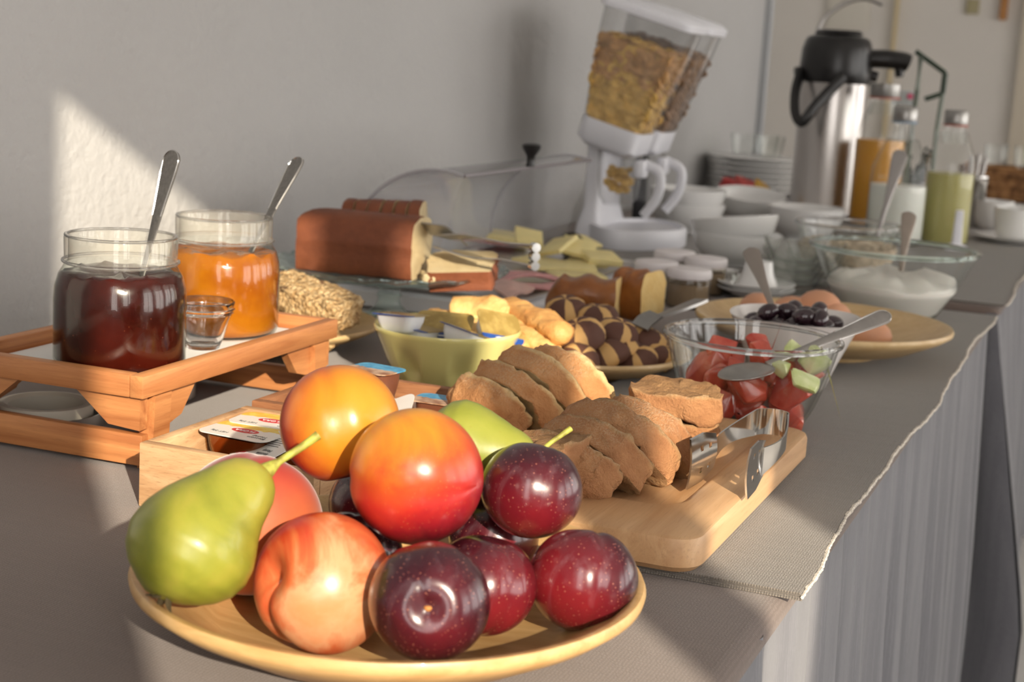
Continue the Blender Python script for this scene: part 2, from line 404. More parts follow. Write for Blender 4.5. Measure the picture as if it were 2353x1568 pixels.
def skirt(parent, x, y0, y1, flare, n, seed, amp=.010, axis='y'):
    rnd = random.Random(seed); c = parent.location
    P = []; ys = [y0 + (y1 - y0) * i / n for i in range(n + 1)]
    ph = [0]
    for i in range(n): ph.append(ph[-1] + rnd.uniform(.25, .75))
    rows = 14; L = []
    for r in range(rows + 1):
        k = r / rows; z = -.006 - k * .735; row = []
        for i, y in enumerate(ys):
            f = amp * (.25 + .75 * min(1, k * 2.2))
            off = f * (math.sin(ph[i]) + .5 * math.sin(ph[i] * 2.3 + 1 + k * .8) + .25 * math.sin(ph[i] * 5.1))
            if axis == 'y': row.append((x + (flare * math.exp(-(y - y0) / .35) if flare > .05 else flare) * min(1, k * 1.6) + off, y, z))
            else: row.append((y + .085 * min(1, k * 1.6) * (i / n) ** 3, x + flare * k + off, z))
        L.append(row)
    vs = [Vector(p) - c for row in L for p in row]; m = n + 1
    fs = [(r * m + i, r * m + i + 1, (r + 1) * m + i + 1, (r + 1) * m + i) for r in range(rows) for i in range(n)]
    return MB().add(vs, fs).obj('skirt', SKIRT, parent, sharp=180)
skirt(t1, TE - .004, -.1, 2.27, .012, 240, 3, .0075)
skirt(t2, TE - .002, 2.36, 5.2, .085, 200, 5, .010)
skirt(t2, 2.362, -.9, TE + .0, -.02, 60, 8, .008, 'x')
# runner on the first table: four folded layers with a pale frayed selvedge
rn = thing('table_runner', 'thick woven grey brown runner with pale frayed edge under the bread board', 'table runner', (0, 0, 0))
def wav(y): return .0034 * math.sin(y * 8.5 + .5) + .0018 * math.sin(y * 21) + .0006 * math.sin(y * 63 + 1)
RY0, RY1, RX0, RX1 = .945, 2.262, -.475, TE + .006
for k in range(4):
    ys = [RY0 + .0006 * k + (RY1 - RY0) * i / 120 for i in range(121)]
    z0, z1 = .0004 + .0012 * k, .0004 + .0012 * k + .00105
    e = [(RX1 + wav(y) - .0004 * k, y) for y in ys]
    poly = [(RX0, ys[0])] + e + [(RX0, ys[-1])]
    MB().prism(poly, z0, z1).obj('runner_layer', RUNNER, rn, smooth=False)
pth = [(RX1 + wav(y) + .0003 * math.sin(y * 900), y, .0032 + .0005 * math.sin(y * 210)) for y in [RY0 + (RY1 - RY0) * i / 500 for i in range(501)]]
rr = random.Random(4)
MB().sweep(pth, [.0014 + rr.uniform(-.0004, .0005) for _ in pth], n=6).obj('selvedge', FRINGE, rn)
RZ = .0053
rn2 = thing('table_runner', 'grey brown runner with pale edge lying on the far table', 'table runner', (0, 0, 0))
MB().prism([(-.9, 2.37), (TE + .008, 2.37), (TE + .008, 5.15), (-.9, 5.15)], .0045, .0065).obj('runner_layer', RUNNER, rn2, smooth=False)
MB().sweep([(TE + .009 + wav(y), y, .006) for y in [2.37 + 2.78 * i / 150 for i in range(151)]], .0016, n=6).obj('selvedge', FRINGE, rn2)
# ---------------------------------------------------------------- fruit plate and fruit
PC = Vector((-.362, .752, 0))
def turned_plate(name, label, loc, r, h, foot, m, th=.009, floor=.012):
    s = r / .142
    pr = [(0, .004), (foot * .82, .004), (foot * .84, 0), (foot, 0), (foot * 1.03, .006), (r * .70, h * .30), (r * .93, h * .70), (r * .995, h * .86), (r, h * .93), (r * .99, h), (r * .965, h), (r * .90, h * .80), (r * .66, floor + .004), (r * .3, floor), (0, floor)]
    return tag(MB().lathe(pr, 96).obj(name, m, None, loc, sharp=50), label, 'plate')
turned_plate('wooden_plate', 'large turned wooden plate heaped with peaches pears and plums', PC, .142, .045, .062, BAMBOO)

def fruit(name, label, c, r, m, pole=(0, 0, 1), groove=(1, 0, 0), gd=.06, dim=.28, squash=.95, cat='fruit', group=None, tipy=0.0, seed=0, stem=None):
    pole = Vector(pole).normalized(); g = Vector(groove); g = (g - pole * g.dot(pole)).normalized(); s = pole.cross(g)
    n, mrows = 72, 40; L = MB(); vs = []; rows = []
    for i in range(mrows + 1):
        th = PI * i / mrows; row = []
        for j in range(n):
            ph = 2 * PI * j / n
            d_ = math.atan2(math.sin(ph), math.cos(ph))
            rad = r * (1 - gd * math.exp(-(d_ / .22) ** 2) * math.sin(th) ** .7 - dim * math.exp(-(th / .30) ** 2) + tipy * math.exp(-((PI - th) / .3) ** 2))
            rad *= 1 + .012 * math.sin(ph * 2 + seed) * math.sin(th)
            z = rad * math.cos(th) * squash
            p = g * (rad * math.sin(th) * math.cos(ph)) + s * (rad * math.sin(th) * math.sin(ph)) + pole * z
            row.append(p)
        rows.append(row)
    mb = MB().loops(rows, True, True)
    o = tag(mb.obj(name, m, None, c, sharp=180), label, cat, group)
    if stem:
        q = pole * (r * (1 - dim) * squash)
        MB().sweep([q * .8, q * 1.0, q * 1.08], [.0022, .0016, .0018], n=8).obj('stem', STEMC, o)
    return o
STEMC = plain('dry_stem', (.22, .10, .03), .8)
def cv(x, y, z): return ROT @ Vector((x, y, z))
DR = (.10, .006, .010)
M_A = m_fruit('nectarine_yellow_skin', [DR, (.33, .025, .010), (.48, .10, .012), (.54, .17, .014), (.57, .22, .017), (.58, .25, .024)], cv(.55, .30, .75), 7, .75, .3, bias=.30, coat=.12, gain=1.4)
M_B = m_fruit('nectarine_red_skin', [DR, (.26, .010, .016), (.40, .022, .014), (.46, .06, .014), (.54, .16, .016), (.60, .27, .022)], cv(-.25, .95, .25), 7, .65, .3, bias=.44, coat=.12, speck=(420, (.55, .2, .07), .16), gain=1.05)
M_C = m_fruit('nectarine_pink_skin', [(.34, .014, .010), (.46, .045, .016), (.54, .13, .045), (.62, .30, .15), (.60, .24, .10)], cv(.35, -.1, .9), 6, 2.0, .32, bias=.36, coat=.1, gain=.9)
M_D = m_fruit('peach_fuzzy_skin', [(.28, .018, .022), (.40, .05, .034), (.50, .12, .04), (.56, .18, .06)], cv(.5, -.7, .3), 5, .5, .6, fuzz=.45, bias=.42, gain=.9)
M_PL = [m_fruit('plum_skin_%s' % k, [(.010, .003, .006), (.030, .004, .009), (.13, .008, .013), (.27, .016, .018)], d, 5, .45, .24, speck=(400, (.36, .13, .09), .24), coat=.4, bias=bi, bloom=bl, gain=.8)
        for k, d, bi, bl in (('dark', cv(.2, -.1, 1), .18, .14), ('mottled', cv(-.3, -.8, .5), .42, .2), ('red', cv(-.8, -.3, .5), .5, .2), ('deep', cv(.5, -.5, .5), .42, .15))]
fruit('nectarine', 'yellow orange nectarine at the top back of the fruit plate', (-.412, .780, .113), .0345, M_A, cv(.25, -.95, .1), cv(.1, 0, 1), .05, .2, .99)
fruit('nectarine', 'red nectarine with a yellow crown in the middle of the fruit plate', (-.346, .745, .1005), .0372, M_B, cv(-.9, .1, -.35), cv(-.3, -.2, .9), .04, .2, .98)
fruit('nectarine', 'pale pink orange nectarine with a deep cleft at the front of the plate', (-.373, .694, .050), .0372, M_C, cv(-.74, .22, .62), cv(-.25, -1, .1), .14, .30, .97)
fruit('peach', 'fuzzy red peach lying behind the green pear', (-.447, .742, .0575), .0420, M_D, cv(.3, .8, -.4), cv(-.4, .4, 1), .04, .2, .96)
def plum(label, c, r, k, pole, groove, gd=.05, dim=.16, sq=.94):
    o = fruit('plum', label, c, r, M_PL[k], pole, groove, gd, dim, sq, group='plums on the fruit plate', seed=k)
    if k == 0 and gd < .04: MB().lathe([(0, .0012), (.0016, .0010), (.0022, 0), (.0016, -.0012), (0, -.0012)], 12).obj('stem_scar', plain('orange_scar', (.50, .20, .05), .7), o, Vector(pole).normalized() * (r * (1 - dim) * sq))
    return o
plum('dark plum at the front rim showing its stem dimple', (-.307, .684, .0560), .0305, 0, cv(.02, .02, 1), cv(-.3, 1, 0), .03, .22, .93)
plum('speckled red plum half hidden between the dark front plum and the right plum', (-.303, .745, .047), .0292, 3, cv(.2, .95, 0), cv(.55, 0, .8), .06)
plum('glossy speckled plum resting highest on the right of the heap', (-.304, .812, .0835), .0296, 1, cv(.25, .95, -.2), cv(.2, 0, 1), .025)
plum('red plum with a long suture at the right rim of the plate', (-.258, .778, .0485), .0305, 2, cv(.1, .95, -.25), cv(.42, 0, .9), .08, .2)
plum('dark plum deep in the heap behind the front nectarines', (-.392, .768, .042), .027, 0, (0, .3, 1), (0, -1, 0))
plum('plum under the rear pear at the back of the plate', (-.335, .835, .044), .027, 3, (0, .3, 1), (0, 1, 0))
plum('plum beneath the yellow nectarine at the back of the plate', (-.417, .835, .050), .027, 1, (0, .3, 1), (0, 1, 0))

def m_pear(name, c):
    t = NT(name); v = t.coord(); f = t.noise(v, 26, 5, .6, .6)
    col = t.ramp(f, c)
    sp = t.n('TexVoronoi', Vector=v, Scale=150).outputs['Distance']
    col = t.mix(t.math('MULTIPLY', t.ramp(sp, [(.05, (1, 1, 1)), (.14, (0, 0, 0))]), .35), col, (.25, .20, .03))
    k = t.noise(t.coord(loc=(.3, .1, .7)), 75, 3, .6)
    col = t.mix(t.ramp(k, [(.69, (0, 0, 0)), (.76, (.75, .75, .75))]), col, (.26, .15, .02))
    t.bs(Base__Color=col, Roughness=.36, Coat__Weight=.15, Subsurface__Weight=.05)
    t.b.inputs['Subsurface Scale'].default_value = .004
    return t.bump(t.noise(v, 200, 4), .08, .001).m
PEARM = m_pear('pear_skin', [(.28, (.17, .185, .018)), (.5, (.25, .25, .028)), (.72, (.34, .29, .045))])
PEARM2 = m_pear('green_pear_skin', [(.28, (.17, .20, .022)), (.5, (.24, .26, .034)), (.72, (.30, .30, .05))])
def pear(label, base, neck, rmax, m, stem_pts, sr=.0022, bend=(0, 0, 0)):
    base, neck = Vector(base), Vector(neck); root = thing('pear', label, 'fruit', base)
    prof = [(0, .02), (.015, .30), (.05, .50), (.11, .73), (.2, .92), (.31, 1.0), (.42, .975), (.53, .87), (.63, .735), (.73, .62), (.82, .55), (.9, .46), (.955, .34), (.985, .2), (1, .04)]
    path = []; rad = []
    N_ = 48
    for i in range(N_ + 1):
        t_ = i / N_; t_ = .5 - .5 * math.cos(PI * t_)
        path.append((neck - base) * t_ + Vector(bend) * math.sin(PI * t_)); rad.append(rmax * lerp_tab(prof, t_))
    mb = MB().sweep(path, rad, n=48, up=(.3, .9, .1))
    mb.v = [tuple(Vector(p) * 1 + Vector((1, 1, 1)) * .0009 * nz(p, 40, 2)) for p in mb.v]
    mb.obj('flesh', m, root, sharp=180)
    sp = bez([Vector(p) - base for p in stem_pts], 14)
    k = len(sp) - 1
    MB().sweep(sp, [sr * (2.6 - 1.9 * min(1, i / (k * .35))) if i < k * .35 else sr * .75 * (1 + .35 * (i / k) ** 4) for i in range(k + 1)], n=10).obj('stem', m_stem, root)
    ax = (neck - base).normalized(); q = MB()
    s1 = ax.cross(Vector((0, 0, 1))).normalized(); s2 = ax.cross(s1)
    for j in range(5):
        a = 2 * PI * j / 5; dd = s1 * math.cos(a) + s2 * math.sin(a)
        q.sweep([ax * .003 + dd * .002, dd * .006 - ax * .0015, dd * .0085 - ax * .003], [.0022, .0018, .0005], [.0008, .0007, .0003], up=ax, n=6)
    q.obj('calyx', plain('dry_calyx', (.07, .05, .02), .9), root)
    return root
def stemm():
    t = NT('pear_stem'); v = t.coord(); t.bs(Base__Color=t.ramp(t.noise(v, 120, 4), [(.35, (.16, .13, .02)), (.6, (.42, .42, .07))]), Roughness=.6); return t.m
m_stem = stemm()
pear('whole green pear with a long stem resting on the left rim of the plate', D(374, 1378, .785), D(612, 1082, .815), .0335, PEARM,
     [D(592, 1098, .815), D(640, 1062, .82), D(690, 1030, .825), D(732, 1000, .828)], .0026, bend=ROT @ Vector((-.004, .004, 0)))
pear('green pear half hidden behind the plums at the back of the plate', D(975, 1010, .945), D(1232, 1062, .930), .0285, PEARM2,
     [D(1222, 1060, .93), D(1260, 1022, .93), D(1312, 985, .935)], .0018)

# ---------------------------------------------------------------- bread board
BX0, BX1, BY0, BY1 = -.482, -.2365, .938, 1.300
bc = ((BX0 + BX1) / 2, (BY0 + BY1) / 2); bw, bd_ = BX1 - BX0, BY1 - BY0
L = [at_z(rrect(bw - .008, bd_ - .008, .016), RZ + .0), at_z(rrect(bw, bd_, .02), RZ + .004), at_z(rrect(bw, bd_, .02), RZ + .019), at_z(rrect(bw - .003, bd_ - .003, .0185), RZ + .0225), at_z(rrect(bw - .009, bd_ - .009, .016), RZ + .024)]
inn = []
def groove_poly(off):
    pts = rrect(bw - .052 - off * 2, bd_ - .088 - off * 2, .028, 6)
    return [(x - .004, y + .022 + (.010 * math.exp(-((x - .02) / .03) ** 2) if y < -.08 else 0)) for x, y in pts]
L += [at_z(groove_poly(0), RZ + .024), at_z(groove_poly(.003), RZ + .0225), at_z(groove_poly(.006), RZ + .0205)]
tag(MB().loops(L).obj('cutting_board', BEECH, None, (*bc, 0), sharp=30), 'thick beech bread board with a recessed top and rounded corners', 'cutting board')
BZ = RZ + .0205
CR_L = m_bread('light_crust', (.52, .225, .080), (.68, .35, .145), ((.66, .50, .33), .45), 300, .9, pale=((.78, .54, .25), .30))
CB_L = m_bread('light_crumb', (.56, .38, .17), (.68, .50, .27), None, 350, .9)
CR_D = m_bread('dark_crust', (.38, .165, .066), (.54, .27, .115), ((.60, .45, .29), .45), 300, 1.0, pale=((.46, .27, .12), .38))
CB_D = m_bread('dark_crumb', (.30, .15, .058), (.42, .24, .105), None, 320, 1.0)
def dome(w, h, n=56):
    pts = []
    for j in range(n):
        a = 2 * PI * j / n; c, s_ = math.cos(a), math.sin(a)
        x = w / 2 * math.copysign(abs(c) ** .85, c)
        z = h * .34 + (h * .66 * abs(s_) ** .92 if s_ > 0 else -h * .34 * abs(s_) ** .55)
        pts.append((x, z))
    return pts
def slice_(label, c, w, h, t, rz, tilt, crust, crumb, seed, group, flat=False, name='bread_slice', heel=False):
    P = dome(w, h); L = []
    def loop(y, s_): return [(x * s_, y, h * .4 + (z - h * .4) * s_) for x, z in P]
    if heel:
        for s_, y in ((.06, -t * 1.0), (.35, -t * .98), (.62, -t * .88), (.82, -t * .72), (.93, -t * .5)): L.append(loop(y, s_))
    else:
        for s_, y in ((.06, -t / 2), (.35, -t / 2), (.65, -t / 2), (.88, -t / 2), (.965, -t / 2)): L.append(loop(y, s_))
    k0 = -1 if heel else len(L) - 1
    for i in range(9): L.append(loop(-t / 2 + t * i / 8 if not heel else -t * .3 + t * .8 * i / 8, 1 - .02 * abs(i - 4) / 4 * (1 if i in (0, 8) else .3)))
    k1 = len(L) - 1
    for s_, y in ((.965, t / 2), (.88, t / 2), (.65, t / 2), (.35, t / 2), (.06, t / 2)): L.append(loop(y, s_))
    mb = MB(); n = len(P)
    mb.loops(L, True, True)
    ms = []
    for i in range(len(L) - 1): ms += [1 if (i <= k0 or i >= k1) else 0] * n
    mb.m = ms + [0 if heel else 1, 1]
    rough(mb, .0030, 45, seed, 3); rough(mb, .0020, 170, seed + 9, 2)
    o = mb.obj(name, [crust, crumb], None, c, (R(tilt), 0, rz) if not flat else (R(90 + tilt), 0, rz), sharp=180)
    return tag(o, label, 'bread', group)
ga, gb, gc = 'slices of the light loaf', 'slices of the dark loaf', 'loose bread slices'
lab = ['rounded heel of the light floury loaf with its crust lit by the sun', 'second slice of the light floury loaf leaning on the heel', 'broad third slice of the light loaf with a pale torn edge', 'tall rear slice of the light loaf catching sunlight']
hd = math.atan2(-.48, .88)
for i, (w, h, tl) in enumerate(((.082, .050, 40), (.092, .062, 38), (.098, .072, 36), (.094, .070, 34))):
    p = Vector((-.460, 1.148)) + Vector((.48, .88)) * .029 * i
    slice_(lab[i], (p.x, p.y, BZ + .003), w, h, .0215, hd, tl, CR_L, CB_L, i + 1, ga, heel=(i == 0))
hd2 = math.atan2(-.35, .94)
lab = ['low near slice of the dark loaf sagging to the front', 'second dark loaf slice with a deep cut behind it', 'big floury dark loaf slice in the middle of the board', 'rear slice of the dark loaf touched by sunlight']
for i, (w, h, tl) in enumerate(((.080, .046, 44), (.090, .058, 42), (.094, .067, 40), (.088, .062, 38))):
    p = Vector((-.350, 1.026)) + Vector((.35, .94)) * .0305 * i
    slice_(lab[i], (p.x, p.y, BZ + .003), w, h, .0225, hd2, tl, CR_D, CB_D, i + 21, gb, heel=(i == 0))
slice_('dark bread slice lying flat at the near end of the board', (-.333, .992, BZ + .011), .075, .05, .020, R(-100), 0, CR_D, CB_D, 31, gc, flat=True)
slice_('dark bread slice lying on top of another flat slice near the plums', (-.336, .996, BZ + .033), .072, .05, .02, R(-95), 5, CR_D, CB_D, 32, gc, flat=True)
slice_('brown half slice lying under another beside the tomato bowl', (-.318, 1.168, BZ + .0115), .074, .048, .022, R(-155), 0, CR_D, CB_D, 33, gc, flat=True)
slice_('brown half slice on top of the pair beside the tomato bowl', (-.320, 1.166, BZ + .035), .076, .05, .022, R(-160), -5, CR_D, CB_D, 34, gc, flat=True)
slice_('small pale bread end lying behind the light loaf', (-.372, 1.272, BZ + .012), .055, .04, .02, R(160), 0, CR_L, CB_L, 35, gc, flat=True)

# ---------------------------------------------------------------- tongs on the board
def ribbon_strip(pts, z0, z1, th, name, m, parent, holes=None):
    "vertical metal strip following plan points; z0/z1 lists"
    n = len(pts); P = [Vector(p) for p in pts]; mb = MB()
    nr = []
    for i in range(n):
        t_ = (P[min(i + 1, n - 1)] - P[max(i - 1, 0)]).normalized(); nr.append(Vector((-t_.y, t_.x, 0)) * th / 2)
    L = [[Vector((P[i].x, P[i].y, z0[i])) + nr[i], Vector((P[i].x, P[i].y, z1[i])) + nr[i], Vector((P[i].x, P[i].y, z1[i])) - nr[i], Vector((P[i].x, P[i].y, z0[i])) - nr[i]] for i in range(n)]
    return mb.loops(L).obj(name, m, parent, smooth=True, sharp=50)
def tongs(name, label, hinge, tipa, tipb, zb, hgt, m, padh=.036, padw=.036, lift=0.0, hr=.013):
    hinge, tipa, tipb = Vector(hinge), Vector(tipa), Vector(tipb)
    root = thing(name, label, 'tongs', (hinge.x, hinge.y, zb)); o = Vector((hinge.x, hinge.y, 0))
    mid = ((tipa + tipb) / 2 - hinge); mid.z = 0; dirv = mid.normalized(); side = Vector((-dirv.y, dirv.x, 0))
    if (tipa - hinge).dot(side) < 0: side = -side
    arc = []
    for k in range(13):
        a = PI * k / 12; arc.append(side * hr * math.cos(a) - dirv * hr * math.sin(a))
    n_ = len(arc); zz = lift
    ribbon_strip(arc, [zz] * n_, [zz + hgt] * n_, .0012, 'spring_hinge', m, root)
    for sgn, tip, nm in ((1, tipa, 'arm'), (-1, tipb, 'arm')):
        e = Vector((tip.x, tip.y, 0)) - o; st = side * hr * sgn
        n_ = 14; pts = []; z0 = []; z1 = []
        for k in range(n_ + 1):
            u = k / n_; p = st.lerp(e, u) + side * sgn * .006 * math.sin(PI * u); pts.append(p)
            hh = hgt * (1 - .35 * math.sin(PI * u)); c = (zz + hgt / 2) * (1 - u) + padh / 2 * u * .9
            z0.append(c - hh / 2); z1.append(c + hh / 2)
        ribbon_strip(pts, z0, z1, .0013, nm, m, root)
        # perforated paddle built as a grid with square holes
        t_ = (e - st).normalized(); nrm = Vector((-t_.y, t_.x, 0)); g = 9; V = {}; mb = MB(); vs = []; fs = []
        hole = {(2, 2), (2, 6), (5, 2), (5, 6)}
        def P3(i, j, s_): 
            u = i / g; v = j / g
            taper = .72 + .28 * min(1, u * 2.2)
            return e - t_ * .004 + t_ * (padw * u) + Vector((0, 0, (padh * .5 + padh * (v - .5) * taper))) + nrm * (s_ * .0007) + nrm * sgn * (.002 * math.sin(PI * v))
        for s_ in (1, -1):
            for i in range(g + 1):
                for j in range(g + 1): V[i, j, s_] = len(vs); vs.append(P3(i, j, s_))
        solid = lambda i, j: 0 <= i < g and 0 <= j < g and (i, j) not in hole
        for i in range(g):
            for j in range(g):
                if not solid(i, j): continue
                fs.append((V[i, j, 1], V[i + 1, j, 1], V[i + 1, j + 1, 1], V[i, j + 1, 1]))
                fs.append((V[i, j, -1], V[i, j + 1, -1], V[i + 1, j + 1, -1], V[i + 1, j, -1]))
                for (di, dj, a, b_) in ((-1, 0, (0, 0), (0, 1)), (1, 0, (1, 0), (1, 1)), (0, -1, (0, 0), (1, 0)), (0, 1, (0, 1), (1, 1))):
                    if not solid(i + di, j + dj): fs.append((V[i + a[0], j + a[1], 1], V[i + b_[0], j + b_[1], 1], V[i + b_[0], j + b_[1], -1], V[i + a[0], j + a[1], -1]))
        mb.add(vs, fs).obj('paddle', m, root, sharp=35)
    return root
h_ = (-.250, 1.195, 0); a_ = (-.272, 1.100, 0); b_ = (-.234, 1.100, 0)
tongs('bread_tongs', 'perforated steel bread tongs standing open on the board', h_, a_, b_, BZ + .0038, .021, CHROME, .037, .052, .012, .013)

# ---------------------------------------------------------------- wooden boxes with portion packs
def open_box(name, label, x0, x1, y0, y1, h, th, m, m2, rz=0, cat='box'):
    t = thing(name, label, cat, ((x0 + x1) / 2, (y0 + y1) / 2, 0), rz); w, d = x1 - x0, y1 - y0
    MB().box((0, 0, .004), (w - .002, d - .002, .006), .0005).obj('base', m, t)
    for s_ in (-1, 1):
        MB().box((0, s_ * (d - th) / 2, h / 2), (w, th, h), .0012).obj('end_panel', m2, t)
        MB().box((s_ * (w - th) / 2, 0, h / 2), (th, d - 2 * th - .0006, h), .0012).obj('side_panel', m, t)
    return t
open_box('honey_box', 'pale wooden box holding honey portions beside the fruit plate', -.627, -.488, .890, 1.030, .0465, .009, PALEBOX, PALEBOX)
open_box('spread_box', 'brown wooden box holding chocolate spread portions behind the honey box', -.626, -.482, 1.036, 1.178, .0495, .009, DARKBOX, DARKBOX)
HONEY = plain('amber_honey', (.20, .045, .008), .1, coat=.6, var=.3, vs=30)
PACKCLEAR = glass('clear_pack', (.9, .75, .55), rough_=.03, edge=(.45, .25, .1))
WLID = plain('white_foil_lid', (.82, .80, .76), .35, bump=.1, bs_=90)
def m_lid(name, base, tops):
    "flat print: bands of colour across the lid in object space"
    t = NT(name); c = t.coord(); sep = t.n('SeparateXYZ', Vector=c); col = base
    for axis, lo, hi, cc, w in tops:
        nv = t.math('ADD', sep.outputs[axis], t.math('MULTIPLY', t.math('SUBTRACT', t.noise(c, w[0], 3), .5), w[1]))
        f = t.math('MULTIPLY', t.math('GREATER_THAN', nv, lo), t.math('LESS_THAN', nv, hi))
        cc2 = cc
        if len(w) > 2: cc2 = t.ramp(t.noise(c, w[3], 4), [(.4, cc), (.6, w[2])])
        col = t.mix(f, col, cc2)
    t.bs(Base__Color=col, Roughness=.3); return t.m
HLID = m_lid('honey_print_lid', (.82, .80, .74), [('Y', -.05, -.006, (.86, .50, .05), (90, .012, (.85, .68, .12), 150))])
REDP = plain('red_print', (.62, .02, .03), .4); INK = plain('grey_print', (.12, .12, .12), .5); WINK = plain('white_print', (.85, .85, .85), .5)
def text(body, size, m, parent, loc, rz=0):
    return text_(body, size, m, parent, loc, rz)
def text_(body, size, m, parent, loc, rz=0):
    cu = bpy.data.curves.new('lettering', 'FONT'); cu.body = body; cu.size = size; cu.align_x = 'CENTER'; cu.align_y = 'CENTER'; cu.extrude = .00005
    cu.materials.append(m); tmp = bpy.data.objects.new('lettering', cu); COL.objects.link(tmp)
    me = bpy.data.meshes.new_from_object(tmp.evaluated_get(bpy.context.evaluated_depsgraph_get())); bpy.data.objects.remove(tmp)
    me.name = 'lettering'
    if not me.materials: me.materials.append(m)
    return link('lettering', me, parent, loc, (0, 0, rz))
def portion(name, label, c, rz, w, d, h, lidm, cupm, fill, rot=None, group=None, honey=False, cat='portion pack'):
    t = thing(name, label, cat, c, rz, group, (*(rot or (0, 0)), rz))
    L = []
    for k, z in ((.62, 0), (.66, .001), (.80, h * .6), (.84, h - .001), (.84, h)): L.append(at_z(rrect(w * k, d * k, .007 * k + .002, 4), z))
    MB().loops(L).obj('cup', cupm, t, sharp=50)
    if fill: 
        MB().loops([[(x * .96, y * .96, z * .9 + .0012) for x, y, z in l] for l in L[:-1]]).obj('filling', fill, t, sharp=50)
    pl = rrect(w, d, .008, 5)
    def curl(x, y): return .0022 * (abs(x) / (w / 2)) ** 4 * (1 if x * y > 0 else -.25)
    lid = MB().loops([[(x, y, h + .0002 + curl(x, y)) for x, y in pl], [(x, y, h + .0008 + curl(x, y)) for x, y in pl]])
    lo = MB().loops([[(x, y, h + .0002) for x, y in pl], [(x, y, h + .0009) for x, y in pl]]).obj('foil_lid', lidm, t, smooth=False)
    if honey:
        zt = h + .00105
        ov = [(.0115 * math.cos(2 * PI * k / 32), .0055 * math.sin(2 * PI * k / 32) + .0005) for k in range(32)]
        MB().prism(ov, zt - .0001, zt).obj('brand_oval', REDP, lo, smooth=False)
        text('FLORA', .0056, WINK, lo, (0, .0005, zt + .0001))
        text('Blossom\nHoney', .0046, INK, lo, (-.018, .0105, zt))
        text('NET 20g', .0042, INK, lo, (.014, .0125, zt))
    return t
hc = G(515, 985, .045); portion('honey_portion', 'honey portion with flowered lid lying level at the left of the box', (max(hc.x, -.5855), hc.y, .020), R(176), .060, .042, .025, HLID, PACKCLEAR, HONEY, group='honey portions', honey=True)
hc = G(612, 1012, .042)
t = portion('honey_portion', 'tilted honey portion with white printed back beside the fruit', (hc.x + .016, hc.y - .006, .0175), R(150), .056, .042, .025, WLID, PACKCLEAR, HONEY, rot=(R(-20), R(8)), group='honey portions')
zt = .0261
lo = [c for c in t.children if c.name.startswith('foil_lid')][0]
for k in range(5): MB().box((0, -.011 + .0026 * k, zt), (.028 - .003 * (k % 2), .0006, .0001)).obj('print_line', INK, lo, smooth=False)
text('Blossom\nHoney', .0046, INK, lo, (-.009, .0085, zt)); text('20g e', .0042, INK, lo, (.013, .006, zt))
ov = [(.018 + .006 * math.cos(2 * PI * k / 32), .0125 + .004 * math.sin(2 * PI * k / 32)) for k in range(32)]
MB().prism(ov, zt - .0001, zt + .0001).obj('brand_oval', REDP, lo, smooth=False)
hc = G(565, 950, .045); portion('honey_portion', 'honey portion at the back of the honey box seen edge on', (max(hc.x, -.584), min(hc.y, .998), .0205), R(183), .060, .038, .025, HLID, PACKCLEAR, HONEY, group='honey portions', honey=True)
BLID = m_lid('blue_swirl_lid', (.75, .74, .72), [('Y', -.05, .006, (.30, .12, .05), (60, .02, (.62, .42, .28), 90)), ('Y', .0, .05, (.03, .26, .50), (120, .012, (.10, .42, .66), 200))])
CHOC = plain('chocolate_spread', (.16, .055, .028), .35)
hc = G(1012, 918, .047); portion('spread_portion', 'chocolate spread portion with blue lid lying right in the brown box', (hc.x, hc.y, .020), R(2), .044, .034, .026, BLID, CHOC, None, group='chocolate spread portions')
hc = G(940, 925, .044); portion('spread_portion', 'chocolate spread portion with tilted lid behind the red nectarine', (hc.x - .004, hc.y, .012), R(12), .044, .036, .028, WLID, CHOC, None, rot=(R(18), R(-24)), group='chocolate spread portions')
hc = G(862, 850, .066); portion('spread_portion', 'chocolate spread portion with blue curled lid raised in front of the green bowl', (hc.x, hc.y, .040), R(-8), .044, .036, .026, BLID, CHOC, None, group='chocolate spread portions')
hc = G(690, 932, .044); portion('spread_portion', 'chocolate spread portion with blue lid at the left of the brown box', (hc.x + .012, hc.y + .006, .018), R(6), .044, .034, .026, BLID, CHOC, None, group='chocolate spread portions')
portion('spread_portion', 'chocolate spread portion lying under the raised blue one', (hc.x + .045, 1.145, .0095), R(4), .044, .034, .026, WLID, CHOC, None, group='chocolate spread portions')

